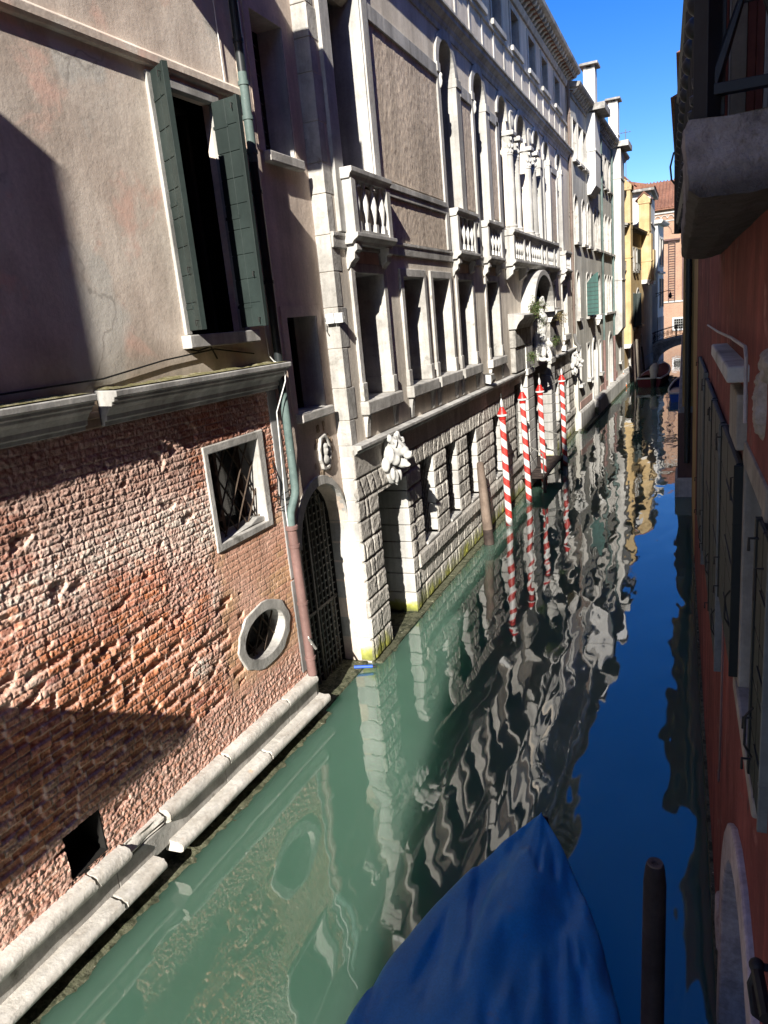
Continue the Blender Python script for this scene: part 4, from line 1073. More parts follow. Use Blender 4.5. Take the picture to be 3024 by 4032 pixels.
m = MB(); m.prismu([(-.02, -.5), (.10, -.5), (.10, .70), (.06, .78), (-.02, .80)], -.25, 3.5); m.prismu([(-.02, -.5), (.26, -.5), (.26, .72), (.20, .80), (-.02, .82)], 3.5, 16.9); m.build('stone_base', M['stone'], gh, bev=.01)
m = MB(); m.box(-.05, .30, -.25, 16.9, -.5, .10); m.box(-.01, .264, 3.496, 3.6, -.4, .45); m.build('waterline_algae', M['algae'], gh)
m = MB(); m.box(-.01, .018, .2, 3.4, .85, 1.12); m.box(-.01, .02, 6, 8.8, .86, 1.12); m.box(-.01, .02, 11.2, 13, .86, 1.2); m.build('bare_brick_patch', M['pink_wall'], gh)
for u0, u1, z0, d_ in ((3.35, 4.85, 9.35, .36), (11.9, 13.5, 3.2, .42)):
    m = MB(); m.box(-.01, d_, u0, u1, z0 + .35, 12.45); m.prismu([(-.01, z0), (d_ * .4, z0 + .02), (d_, z0 + .33), (d_, z0 + .36), (-.01, z0 + .36)], u0, u1)
    for z in (11.0, 6.0): 
        if z > z0: m.box(-.01, d_ + .03, u0 - .03, u1 + .03, z, z + .09)
    m.build('chimney_breast', M['white_wall'] if z0 > 5 else M['stone'], gh, bev=.01)
m = MB(); m.prismu([(-.05, 12.62), (.30, 12.62), (.36, 12.68), (.38, 12.76), (-.05, 12.85)], -.25, 16.95); m.prismu([(-.02, 12.3), (.05, 12.3), (.05, 12.45), (-.02, 12.45)], -.25, 16.9)
m.box(-.05, .78, 3.2, 5.0, 12.5, 12.75); m.box(-.05, .82, 11.75, 13.65, 12.5, 12.75); m.build('eaves_cornice', M['dark_stone'], gh)
m = MB()
for u in np.arange(-.15, 16.8, .42): m.prismu([(-.02, 12.45), (.10, 12.45), (.18, 12.52), (.26, 12.62), (-.02, 12.62)], u, u + .16)
m.each('eaves_bracket', M['old_stone'], gh)
chimney(gh, (.12, 3.95), .46, .66, 12.4, 14.1, 'white_wall'); chimney(gh, (.10, 12.0), .46, .68, 12.7, 14.5, 'white_wall'); chimney(gh, (-.5, 9.6), .5, .6, 12.6, 13.6, 'white_wall')
pipe(gh, [([(.08, 7.15, 12.3), (.08, 7.15, 3.2)], .055, 'green_pipe'), ([(.08, 7.15, 3.2), (.09, 7.15, .8)], .06, 'brown_pipe'), ([(.08, 11.1, 12.3), (.08, 11.1, 3.2)], .055, 'green_pipe'), ([(.08, 11.1, 3.2), (.09, 11.1, .85)], .06, 'brown_pipe')])
def arched_leaf(root, u, w0, w1, z0, z1, mat):
    m = MB(); n = 9
    P = [(w0, z0), (w1, z0), (w1, z1)] + [(w1 - (w1 - w0) * k / n, z1 - (z1 - z0) * .24 * (k / n) ** 1.6) for k in range(1, n + 1)]
    m.prismu(P, u - .025, u + .025); o = m.build('shutter', M[mat], root)
    s = MB()
    for k in range(8): z = z0 + .1 + (z1 - z0) * .1 * k; s.box(w0 + .01, w1 - .005, u - .032, u - .024, z, z + .018)
    s.build('shutter_batten', M['shutter'], o)
arched_leaf(gh, 2.42, .03, .50, 4.5, 6.2, 'shutter_lt')
m = MB(); m.box(.0, .26, 5.1, 5.45, 4.25, 4.42); m.prismu([(.02, 4.0), (.12, 4.0), (.22, 4.25), (.02, 4.25)], 5.15, 5.4); m.build('sill_shelf', M['white_wall'], gh)

# ================================================================ yellow house
yh = empty('yellow_house', (-3.95, 46.8, 0), -.075, 'ochre yellow house with chimney flues down its front', 'house')
YW = [('r', 2.3, 2.85, 6.7, 8.05), ('r', 3.9, 4.4, 6.7, 8.05), ('r', 5.1, 5.6, 6.7, 8.05), ('r', -.1, .35, 6.7, 8.0), ('r', 2.2, 2.8, 3.3, 5.3), ('r', 3.7, 4.2, 3.3, 5.3), ('a', 5.2, 6.6, 3.4, 5.6), ('a', 6.9, 7.6, .9, 2.6), ('r', 2.0, 2.5, .9, 2.4)]
wall('upper_wall', M['yellow'], yh, -.5, 8.6, 3.05, 9.1, YW[:7], .3)
wall('lower_wall', M['tan'], yh, 1.5, 13., -.5, 3.05, YW[7:], .3)
wall('lower_wall', M['yellow'], yh, -.5, 1.5, -.5, 3.05, [], .3)
wall('upper_wall', M['tan'], yh, 8.6, 13., 3.05, 5.9, [], .3)
house_body(yh, -.5, 8.6, 9.1, mat='yellow', over=.1, rise=1.1)
for k, h in enumerate(YW):
    stn = 'white_wall' if k == 6 else 'stone'
    w_ = window(yh, h, .07, .25, .03, stone=stn, sill=(.09, .10) if k < 7 else None, bars=(1, 1), bev=0)
    if k < 4:
        b_ = MB()
        for q in range(5): b_.box(.16, .175, h[1] - .08 + q * (h[2] - h[1] + .14) / 4, h[1] - .065 + q * (h[2] - h[1] + .14) / 4, h[3], h[3] + .42)
        b_.box(.16, .18, h[1] - .09, h[2] + .09, h[3] + .42, h[3] + .45); b_.box(.0, .19, h[1] - .1, h[2] + .1, h[3] - .13, h[3] - .05); b_.build('window_grating', M['iron_lt'], w_)
for u0, u1, z0, d_, zt in ((.30, 1.05, 2.15, .42, 9.05), (7.6, 8.4, 5.9, .62, 9.05)):
    m = MB(); m.box(-.01, d_, u0, u1, z0 + .25, zt); m.box(-.01, d_ + .03, u0 - .03, u1 + .03, 7.3, 7.38); o = m.build('chimney_flue', M['yellow'], yh, bev=.008)
    m = MB(); m.prismu([(-.01, z0), (d_ * .8, z0 + .01), (d_ + .01, z0 + .25), (-.01, z0 + .25)], u0, u1); m.build('flue_corbel', M['white_wall'], o)
chimney(yh, (.12, .68), .62, .75, 8.9, 11.0, 'yellow', style='house'); chimney(yh, (.18, 8.0), .66, .8, 8.9, 10.95, 'yellow', style='house')
m = MB(); m.prismu([(-.05, 9.1), (.38, 9.06), (.42, 9.16), (-.05, 9.3)], -.5, 8.65)
for u in np.arange(-.4, 8.5, .4): m.box(-.02, .32, u, u + .12, 8.98, 9.08)
m.build('eaves', M['dark_stone'], yh)
m = MB(); m.box(-.02, .08, -.5, 1.5, -.5, .92); m.build('white_base', M['white_wall'], yh)
m = MB(); m.box(-.02, .06, 1.5, 13, -.5, .95); m.build('grey_base', M['concrete'], yh)
m = MB(); m.box(-.05, .12, -.5, 13, -.5, .12); m.build('waterline_algae', M['algae'], yh)
pipe(yh, [([(.07, 1.35, 9), (.07, 1.35, 3.4)], .06, 'green_pipe')])
shutter(yh, (.04, 5.68), (.10, 6.45), 6.75, 8.05, 6, 'shutter'); shutter(yh, (.04, 2.15), (.45, 2.1), 3.3, 5.3, 6, 'shutter'); shutter(yh, (.04, 4.3), (.42, 4.4), 3.3, 5.3, 6, 'shutter')
m = MB(); m.box(.05, .35, 2.0, 2.5, 3.0, 3.25); m.box(.05, .35, 5.3, 6.5, 3.1, 3.35); m.build('flower_box', M['iron_lt'], yh)

wh = empty('white_house', (-4.2, 59, 0), 0, 'tall white house with black eaves and tiled roof behind the yellow chimneys', 'house')
m = MB(); m.box(-5, 1.25, -1.5, 4.2, 8.5, 12.2); m.build('body', M['white_wall'], wh)
m = MB(); m.box(-5, .75, -1.2, 4.1, -.6, 8.5); m.build('sooty_lower_wall', M['concrete'], wh)
m = MB(); m.box(-5, 1.28, -1.54, 4.24, 8.3, 9.9); m.build('grey_storey', M['concrete'], wh)
m = MB(); m.prismu([(-5.3, 12.2), (1.5, 12.22), (1.55, 12.34), (-2.0, 13.3), (-5.3, 12.5)], -2., 4.5); m.build('roof', M['tiles'], wh)
m = MB(); m.box(-5, 1.5, -2.02, 4.3, 12.05, 12.2); m.box(-5, 1.33, -1.7, 4.3, 9.9, 10.0); m.build('eaves', M['dark_stone'], wh)

nh = empty('narrow_white_house', (-2.72, 62.7, 0), -.08, 'narrow white house with stepped cornices and dark shutters before the bridge', 'house')
NW = [('r', 1., 1.5, 7.3, 9.3), ('r', 2.3, 2.8, 7.3, 9.3), ('r', 1., 1.5, 4.2, 6.3), ('r', 2.3, 2.8, 4.2, 6.3)]
wall('front_wall', M['white_wall'], nh, 0, 3.6, -.5, 10.3, NW, .3)
house_body(nh, 0, 3.6, 10.3, mat='white_wall', roof=False, back=-4)
for h in NW:
    w_ = window(nh, h, .06, .25, .03, sill=(.1, .1), bars=(1, 0), bev=0)
    m = MB(); m.box(.01, .06, h[2] + .05, h[2] + .5, h[3], h[4]); m.build('shutter', M['shutter'], w_)
m = MB(); m.prismu([(-4.1, 10.3), (.30, 10.3), (.42, 10.45), (.42, 10.55), (-4.1, 10.7)], -.25, 3.9); m.box(-.02, .15, -.05, 3.65, 6.7, 6.85); m.each('cornice', M['stone'], nh)
m = MB(); m.box(-.02, .03, -.01, 3.61, -.5, 3.4); m.build('shaded_base', M['concrete'], nh)  # grey coat paints the shade near the ground onto the white front
ph = empty('pink_house', (-3.15, 57.2, 0), -.075, 'small pink and yellow gabled house between the yellow and white houses', 'house')
m = MB(); m.box(-4, .0, 0, 2.1, 5.9, 8.9); m.build('pink_wall', M['pink_wall'], ph)
m = MB(); m.box(-.01, .35, .5, 1.6, 6.1, 8.2); o = m.build('chimney_flue', M['yellow'], ph); m = MB(); m.prismu([(-.01, 5.85), (.3, 5.86), (.36, 6.1), (-.01, 6.1)], .5, 1.6); m.build('flue_corbel', M['white_wall'], o)
m = MB(); m.prismu([(-4, 8.9), (.1, 8.88), (.12, 8.96), (-2, 9.7), (-4, 9.)], -.1, 2.2); m.build('roof', M['tiles'], ph)

# ================================================================ brick church closing the view
ch = empty('brick_church', (0, 84, 0), 0, 'large brick church wall with tiled roof closing the canal view', 'church')
CW = ('r', -2.05, -1.0, 1.55, 2.55)
m = MB()
for a, b, c, d in ((-9, -2.05, -1, 13.3), (-1.0, 12, -1, 13.3), (-2.05, -1.0, -1, 1.55), (-2.05, -1.0, 2.55, 13.3)): m.box(a, b, 0, 12, c, d)
m.build('brick_wall', M['church_brick'], ch)
m = MB(); m.box(-9.2, 12, -.5, .0, 13.3, 13.45); m.add([(-9.2, -.55, 13.45), (12, -.55, 13.45), (12, 7, 16.9), (-9.2, 7, 16.9), (-9.2, 14, 13.4), (12, 14, 13.4)], [(0, 1, 2, 3), (3, 2, 5, 4)])
for x in np.arange(-5, 6, .34): m.tube([(x, -.5, 13.53), (x, 3, 15.12), (x, 6.9, 16.95)], .07, 5)
m.build('roof', M['tiles'], ch)
m = MB()
for k in range(26): x = -7 + k * .62; m.ring(arc(x, x + .5, 12.5, 8), arc(x - .06, x + .56, 12.5, 8), 0, .1)
ff = m
m2 = MB(); m2.v = [(b, -a, c) for a, b, c in ff.v]; m2.f = ff.f; m2.box(-9, 12, -.14, -.002, 12.95, 13.1); m2.box(-9, 12, -.08, -.002, 12.2, 12.3); m2.build('arched_frieze', M['old_stone'], ch)
m = MB(); m.ring(arc(-4.2, -2.3, 11.0, 14), arc(-4.45, -2.05, 11.0, 14), 0, .1); m2 = MB(); m2.v = [(b, -a, c) for a, b, c in m.v]; m2.f = m.f; m2.build('blind_arch', M['church_brick'], ch)
m = MB(); m.box(-2.22, -.83, -.08, .05, 1.38, 1.55); m.box(-2.22, -.83, -.08, .05, 2.55, 2.72); m.box(-2.22, -2.05, -.08, .05, 1.55, 2.55); m.box(-1.0, -.83, -.08, .05, 1.55, 2.55); w_ = m.build('window', M['white_wall'], ch)
m = MB(); m.quad((-2.1, .2, 1.5), (-.9, .2, 1.5), (-.9, .2, 2.6), (-2.1, .2, 2.6)); m.build('pane', M['dark_in'], w_)
m = MB()
for k in range(1, 5): x = -2.05 + 1.05 * k / 5; m.box(x - .03, x + .03, -.02, .03, 1.55, 2.55)
for k in range(1, 4): z = 1.55 + k * .25; m.box(-2.05, -1.0, -.015, .025, z - .03, z + .03)
m.build('window_bars', M['iron_lt'], w_)
m = MB(); m.box(-3.3, 12, -.12, -.002, 4.25, 4.40); m.build('stone_band', M['old_stone'], ch)
m = MB()
for x in (-2.6, -2.0): m.box(x, x + .06, -.3, -.24, 4.4, 10.4)
for k in range(24): m.box(-2.6, -1.94, -.3, -.25, 4.6 + k * .24, 4.64 + k * .24)
m.box(-3.2, -1.5, -.45, -.1, 10.3, 10.45); m.build('iron_ladder', M['dkred_pipe'], ch)
m = MB(); m.tube([(-1.25, -.1, 12.9), (-1.25, -.1, 4.5)], .06, 8); m.build('downpipe', M['brown_pipe'], ch)

# ================================================================ canal bridge
br = empty('canal_bridge', (0, 60.5, 0), 0, 'small arched bridge with scrolled iron railings across the canal', 'bridge')
def deck(x): return 1.12 + .74 * max(0, 1 - ((x + .2) / 3.4) ** 2)
X = np.linspace(-3.3, 2.6, 25)
inn = [(x, 1.48 * math.sqrt(max(0, 1 - ((x + .2) / 2.5) ** 2)) - .06) for x in np.linspace(-2.7, 2.3, 31)]
m = MB(); m.ring([(x, max(z, -.3)) for x, z in inn], [(x, deck(x)) for x in np.linspace(-3.3, 2.6, 31)], 0, 1.9)
def flip(mm): q = MB(); q.v = [(b, a, c) for a, b, c in mm.v]; q.f = mm.f; return q
flip(m).build('bridge_body', M['dark_stone'], br)
m = MB(); m.ring(inn, [(x * 1.0 - .16 * (1 if x < -.2 else -1) * min(1, abs(x + .2) / 2), z + .2) for x, z in inn], -.06, .002); flip(m).build('arch_stone', M['old_stone'], br)
m = MB(); m.ring([(x, deck(x)) for x in X], [(x, deck(x) + .13) for x in X], -.05, .3); m.ring([(x, deck(x)) for x in X], [(x, deck(x) + .13) for x in X], 1.6, 1.95); flip(m).build('coping', M['stone'], br)
for y in (.05, 1.8):
    m = MB()
    for dz in (.22, .92): m.tube([(x, y, deck(x) + dz) for x in X], .022, 6)
    o = m.build('railing', M['iron'], br, smooth=True)
    s = MB()
    for x in np.arange(-3., 2.6, .3):
        z = deck(x) + .24
        for sg in (-1, 1): s.tube([(x + .13 * sg + .11 * (1 - t / 14) * math.cos(t * .75) * sg, y, z + .32 + .30 * (1 - t / 14) * math.sin(t * .75) * sg) for t in range(14)], .009, 4)
    s.build('scrollwork', M['iron'], o)
    p = MB()
    for x in (-2.9, -1.35, .2, 1.7): p.box(x - .03, x + .03, y - .03, y + .03, deck(x) + .1, deck(x) + 1.)
    p.build('railing_post', M['iron'], o)

# ================================================================ right bank: dark red house, then ochre house
rh = empty('red_house', (.32, 0, 0), .02, 'dark red plastered house in shade with blackish shutters along the right bank', 'house')
S = -1
RW = [('r', 3.10, 3.92, 2.95, 4.15), ('r', 6.0, 6.75, 2.25, 4.1), ('r', 7.3, 8.0, 2.25, 4.1), ('a', 2.0, 4.4, .0, 2.1)]
wall('red_wall', M['red_wall'], rh, -12., 14.5, -.5, 14, RW, .35, 0, S)
wall('red_wall', M['red_wall'], rh, -34, -12., -.5, 8.8, [], .35, 0, S)
m = MB(S); m.box(-8, -.5, -12., 14.45, -1, 13.9); m.box(-8, -.5, -34, -12.01, -1, 8.7); m.build('body', M['red_wall'], rh)
m = MB(S); m.quad((-.6, 14.5, -1), (0, 14.5, -1), (0, 14.5, 14), (-.6, 14.5, 14)); m.prismu([(.2, 14), (-8, 14), (-4, 15.4)], -12, 14.5); m.prismu([(.2, 8.8), (-8, 8.8), (-4, 10.2)], -34, -12); m.build('roof', M['tiles'], rh)
for k, h in enumerate(RW[:3]):
    w_ = window(rh, h, 0 if k else .12, .30, .012, stone='beige_strip', sill=None if k else (.08, .025), bars=(1, 0), S=S, bev=.01, glass='dark_in')
for u, zb, zt, L in ((2.66, 3.02, 4.14, .40), (3.98, 2.98, 4.16, 1.2), (5.48, 2.25, 4.13, 1.2), (6.80, 2.25, 4.13, 1.6), (8.9, 1.9, 4.15, 2.2)):
    dw = .022 if u < 3 else 0
    o = shutter(rh, (.028 - dw, u), (.034 - dw, u + L), zb, zt, 5, 'shutter_bk', .034, S=S)
    m = MB(S); m.box(.006 - dw, .056 - dw, u - .022, u - .001, zb + .01, zt - .01)
    for q in range(3): m.box(.01 - dw, .058 - dw, u - .024, u + .01, zb + .2 + q * .33, zb + .208 + q * .33)
    m.build('leaf_edge', M['shutter_edge'] if u != 3.98 else M['shutter_bk'], o, bev=.004)
    m = MB(S); m.tube([(.04, u + .02, zt - .08), (.066, u + .02, zt - .08), (.066, u + .02, zt - .2)], .005, 6); m.tube([(.05, u + .1, zb + .25), (.075, u + .1, zb + .3), (.075, u + .1, zb + .42), (.05, u + .1, zb + .46)], .005, 6); m.each('shutter_hook', M['iron'], o)
m = MB(S); m.box(-.1, .10, 3.95, 5.75, 4.56, 4.64); o = m.build('window_ledge', M['stone'], rh, bev=.012)
m = MB(S); m.box(-.1, .05, 3.98, 4.5, 4.22, 4.50); m.build('stone_block', M['beige_strip'], rh, bev=.01)
m = MB(S); m.tube([(.03, 8.6, 4.66), (.04, 6.2, 4.70), (.045, 4.6, 4.74), (.045, 3.64, 4.75), (.043, 3.60, 4.71), (.04, 3.60, 4.42)], .0085, 8); m.build('white_conduit', M['conduit'], rh, smooth=True)
def patch_fn(cu, cz, ru, rz, sd):
    U, Z = np.meshgrid(np.linspace(cu - ru, cu + ru, 70), np.linspace(cz - rz, cz + rz, 50), indexing='ij')
    e = 1 - np.sqrt(((U - cu) / ru) ** 2 + ((Z - cz) / rz) ** 2) + .9 * (fbm(U * 3.5, Z * 5, 4, sd) - .5)
    W = -.012 + .045 * sst(.05, .45, e) + .035 * (fbm(U * 16, Z * 30, 4, sd + 2) - .5) * sst(.0, .4, e)
    A = (np.arange(69)[:, None] * 50 + np.arange(49)[None]).ravel()
    np_mesh('bare_patch', np.stack([-W, U, Z], -1).reshape(-1, 3), np.stack([A, A + 50, A + 51, A + 1], -1), M['render'], rh)
patch_fn(2.55, 4.72, .75, .09, 120); patch_fn(3.25, 4.55, .10, .16, 124)
m = MB(S); i, o = surround_pts(*RW[3], .20); m.ring(i, o, -.3, .035); m.build('gate_arch', M['arch_stone'], rh, bev=.015)
m = MB(S); m.box(-.34, -.26, 1.9, 4.5, -.2, 2.1); m.build('water_gate', M['panel_brown'], rh)
m = MB(S); m.box(-.05, .05, 4.5, 4.8, .62, .9); m.build('stone_boss', M['arch_stone'], rh, bev=.03)
m = MB(S); m.tube([(.0, 2.25, 2.80), (.055, 2.25, 2.80), (.075, 2.25, 2.72), (.06, 2.25, 2.60), (.0, 2.25, 2.56)], .014, 8); m.tube([(.06, 2.25, 2.79), (.05, 2.05, 2.80)], .02, 8); m.ball((.06, 2.25, 2.80), .026, 2); m.build('mooring_hook', M['iron'], rh, smooth=True)
m = MB(S)
for k in range(20):
    a = k * PI / 9.5; m.tube([(.02, 5.2 + .04 * math.cos(a), 1.55 + .04 * math.sin(a)), (.02, 5.2 + .04 * math.cos(a + .35), 1.55 + .04 * math.sin(a + .35))], .007, 5)
m.tube([(.015, 5.2, 1.59), (.015, 5.15, 3.0)], .009, 5); m.build('iron_ring', M['brown_pipe'], rh)
m = MB(S); m.box(-.1, .03, -3, 14.5, -.5, .14); m.build('waterline_algae', M['algae'], rh)
pipe(rh, [([(.065, 8.7, 12), (.065, 8.7, .5)], .055, 'dkred_pipe'), ([(.08, 8.1, 2.6), (.10, 8.1, 1.3), (.16, 8.0, .9)], .03, 'dkred_pipe')])
# stone balcony with iron railing, over the viewer's right shoulder
bc = MB(S)
def slab_prof(): return [(-.1, 5.30), (.12, 5.265), (.265, 5.275), (.295, 5.30), (.302, 5.465), (.29, 5.487), (-.1, 5.49)]
N = 110; V = []; pr = []
P = slab_prof(); dens = []
for a, b in zip(P, P[1:] + P[:1]):
    for k in range(8): dens.append((a[0] + (b[0] - a[0]) * k / 8, a[1] + (b[1] - a[1]) * k / 8))
K = len(dens); U = np.linspace(2.55, 6.9, N)
for x in U:
    for k, (a, b) in enumerate(dens):
        q_ = a * 7 - b * 7; n1 = (fbm(np.array(x * 1.7), np.array(q_), 3, 130) - .5) * .03 + (fbm(np.array(x * 6.), np.array(q_ * 3), 3, 133) - .5) * .014; V.append((a + n1 * (a > .2), x + (.02 * (vn(np.array(a * 14), np.array(b * 14), 5) - .5) if x < 2.6 else 0), b + n1 * .55))
F = [(x * K + k, x * K + (k + 1) % K, (x + 1) * K + (k + 1) % K, (x + 1) * K + k) for x in range(N - 1) for k in range(K)]
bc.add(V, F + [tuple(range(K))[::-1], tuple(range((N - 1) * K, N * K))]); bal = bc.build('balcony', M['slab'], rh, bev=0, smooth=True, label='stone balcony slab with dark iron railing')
rw_ = lambda u: .245 + .017 * (u - 2.6)
m = MB(S)
for z in (5.56, 6.45): m.tube([(rw_(u), u, z) for u in (2.6, 6.85)], .026, 4)
for u in (2.6, 6.85): m.tube([(rw_(u), u, 5.48), (rw_(u), u, 6.5)], .038, 4)
m.box(.0, .245, 2.58, 2.615, 5.55, 5.58); m.box(.0, .245, 2.58, 2.615, 6.44, 6.47); m.box(-.01, .03, 2.58, 2.62, 5.48, 6.5)
m.tube([(.235, 2.60, 5.56), (.13, 2.60, 5.87), (.015, 2.60, 5.56)], .021, 6); m.tube([(.13, 2.6, 5.84), (.13, 2.6, 6.1)], .03, 6); m.tube([(.235, 2.60, 6.4), (.13, 2.60, 6.02), (.015, 2.60, 6.4)], .014, 6); m.box(.085, .175, 2.585, 2.615, 5.84, 5.93)
m.tube([(.09, 2.6, 5.78), (.17, 2.6, 5.78)], .006, 6); m.box(.195, .24, 2.62, 2.63, 5.5, 6.45)
rl = m.build('iron_railing', M['rail_iron'], bal, bev=.002)
m = MB(S)
for k in range(16):
    a = 2.62 + k * .265
    T3 = lambda u, z: (rw_(u), u, z)
    m.tube([T3(a, 5.58), T3(a + .132, 6.0), T3(a + .265, 5.58)], .010, 6); m.tube([T3(a, 6.45), T3(a + .132, 6.02), T3(a + .265, 6.45)], .010, 6); m.tube([T3(a + .265, 5.5), T3(a + .265, 6.46)], .010, 6); m.tube([T3(a + .132, 5.5), T3(a + .132, 6.46)], .008, 6); m.ball(T3(a + .132, 6.01), .042, 2)
    m.ball(T3(a + .265, 5.72), .03, 1)
m.build('railing_lattice', M['rail_iron'], rl, smooth=True)
m = MB(S); m.tube([(.31, 6.86, 6.12), (.36, 6.88, 6.1), (.385, 6.88, 6.0), (.375, 6.88, 5.9), (.33, 6.88, 5.84)], .008, 6); m.build('iron_ring', M['rail_iron'], bal, smooth=True)
RB = ('r', 3.3, 4.5, 5.5, 8.0)
m = MB(S); m.box(-.01, .03, 2.9, 3.06, 5.49, 8.1); m.box(-.01, .035, 4.4, 4.7, 5.49, 8.1); o = m.build('window_surround', M['beige_strip'], rh, bev=.01)
m = MB(S); m.box(-.01, .02, 3.06, 3.3, 5.49, 8.1); m.build('dark_door_leaf', M['dkred_pipe'], rh)
m = MB(S); m.box(-.01, .015, 3.3, 4.4, 5.49, 8.1); m.build('door_opening', M['dark_in'], rh)
for a, b, mt in ((.0, .035, 'pale_strip'), (.036, .062, 'red_strip'), (.063, .092, 'red_strip'), (.093, .145, 'beige_strip'), (.146, .152, 'pale_strip'), (.153, .185, 'red_strip'), (.186, .215, 'pale_strip')):
    m = MB(S); m.box(a, b, 3.30 + (.004 if mt == 'red_strip' else 0), 3.35, 5.52, 8.0); m.build('door_board', M[mt], rh, bev=.003)
shutter(rh, (.04, 5.2), (.24, 5.25), 6.0, 8., 6, 'dkred_pipe', .05, S=S)
S = 1

oh = empty('ochre_house', (-.28, 19.6, 0), .0135, 'ochre house on brick base at the right bank past the red house', 'house')
S = -1
wall('front_wall', M['ochre'], oh, 0, 11.5, 2.2, 9.3, [('r', 3 + 3 * k, 3.9 + 3 * k, 6, 7.7) for k in range(2)], .3, 0, S); wall('front_wall', M['ochre'], oh, 11.5, 39, 2.2, 13.2, [('r', 13 + 3 * k, 13.9 + 3 * k, 6, 7.7) for k in range(8)], .3, 0, S)
m = MB(S); m.box(-5, -.5, 0.02, 11.6, -1, 9.2); m.box(-5, -.48, 11.5, 39, -1, 13.1); m.quad((-2, 0, 2.2), (0, 0, 2.2), (0, 0, 9.3), (-2, 0, 9.3)); m.quad((-2, 11.5, 9), (0, 11.5, 9), (0, 11.5, 13.2), (-2, 11.5, 13.2)); m.build('body', M['ochre'], oh)
m = MB(S); m.box(-2, .10, -.02, 39, -.5, 2.15); m.build('brick_base', M['dkred_pipe'], oh)
m = MB(S); m.box(-2, .16, -.06, 1.3, -.5, .5); m.build('corner_stone', M['old_stone'], oh, bev=.05)
m = MB(S); m.box(-2, .06, -.04, 39, 2.15, 2.3); m.build('stone_band', M['concrete'], oh)
m = MB(S); m.box(-2, .20, 8, 11, 7.6, 9.1); m.prismu([(-.01, 7.0), (.06, 7.0), (.20, 7.6), (-.01, 7.6)], 8, 11); m.build('projecting_box', M['ochre'], oh)
pipe(oh, [([(-.12, -.10, 9.2), (-.12, -.10, .9)], .07, 'dark_pipe')], S=S)
m = MB(S); m.box(-.6, -.3, -.08, -.01, 1.3, 2.0); m.build('meter_box', M['iron_lt'], oh)
m = MB(S); m.prismu([(.3, 13.2), (-5, 13.2), (-2, 14.3)], 11.4, 39); m.prismu([(.3, 9.3), (-5, 9.3), (-2, 10.2)], 0, 11.4); m.build('roof', M['tiles'], oh)
m = MB(S); m.box(-3.5, -.55, -5.2, -.03, -1, 11.5); m.quad((-.55, -5.2, -1), (-.24, -5.2, -1), (-.24, -5.2, 11.5), (-.55, -5.2, 11.5)); m.quad((-.24, -5.2, -1), (-.24, -.03, -1), (-.24, -.03, 11.5), (-.24, -5.2, 11.5)); m.build('rear_wing', M['ochre'], oh)
S = 1
# ================================================================ striped mooring poles
PG = 'red and white mooring poles before the palace portal'
def striped(x, y, top, lean, turns, phase, label):
    o = empty('mooring_pole', (x, y, 0), 0, label, 'mooring pole', PG)
    o.rotation_euler = (lean[1], lean[0], 0)
    h = top
    m = MB(); m.lathe([(.081, -1.2), (.081, .1), (.077, h * .5), (.073, h - .34)], (0, 0, 0), 20); m.build('striped_shaft', pole_mat('barber_stripe', turns, phase), o, smooth=True)
    m = MB(); m.lathe([(.082, h - .36), (.086, h - .35), (.086, h - .28)], (0, 0, 0), 20); m.lathe([(.115, h - .235), (.105, h - .20), (.07, h - .14), (.055, h - .10), (.05, h - .085), (.03, h - .07)], (0, 0, 0), 20); m.build('red_cap', M['red_paint'], o, smooth=True)
    m = MB(); m.lathe([(.088, h - .285), (.118, h - .28), (.124, h - .26), (.118, h - .238), (.09, h - .235)], (0, 0, 0), 20); m.build('white_collar', M['white_paint'], o, smooth=True); m = MB(); m.lathe([(.022, h - .08), (.026, h - .06), (.034, h - .01), (.034, h + .03), (.02, h + .09), (.003, h + .13)], (0, 0, 0), 12); m.build('finial', M['white_paint'], o, smooth=True)
    m = MB(); m.tube([(0, 0, h + .12), (0, 0, h + .24)], .004, 5); m.build('spike', M['iron_lt'], o)
    return o
striped(-4.09, 16.75, 2.93, (-.012, .0), 2.65, .1, 'striped red and white pole nearest the viewer, standing lowest in the photo')
striped(-4.04, 18.9, 3.02, (-.022, .0), 2.65, .55, 'second striped pole, before the portal lantern bracket')
striped(-3.92, 20.5, 3.02, (-.012, .0), 2.65, .3, 'third striped pole, before the pale portal jamb')
striped(-3.82, 23.6, 2.98, (-.012, .0), 2.65, .8, 'farthest striped pole, close to the grey house')

p = empty('wooden_post', (-4.20, 15.25, 0), 0, 'bare brown wooden mooring post leaning by the palace windows', 'mooring post'); p.rotation_euler = (0, -.055, 0)
m = MB(); m.lathe([(.112, -1), (.11, .5), (.10, 1.2), (.078, 1.82), (.068, 1.86), (.03, 1.88)], (0, 0, 0), 18); m.build('shaft', M['wood_post'], p, smooth=True)
m = MB(); m.lathe([(.115, -.9), (.115, .16), (.112, .35)], (0, 0, 0), 18); m.build('wet_foot', M['wood_dark'], p, smooth=True)
p = empty('wooden_post', (-.20, 3.62, 0), 0, 'dark wooden mooring post standing beside the blue covered boat', 'mooring post'); p.rotation_euler = (0, .015, 0)
m = MB(); m.lathe([(.066, -1), (.066, .6), (.064, 1.3), (.061, 1.86), (.052, 1.96), (.047, 1.985), (.043, 1.99)], (0, 0, 0), 22); m.build('shaft', M['wood_dark'], p, smooth=True)
m = MB(); m.lathe([(.044, 1.985), (.041, 2.0), (.02, 1.997), (.016, 1.99)], (0, 0, 0), 22); m.build('end_grain', M['wood_post'], p, smooth=True)

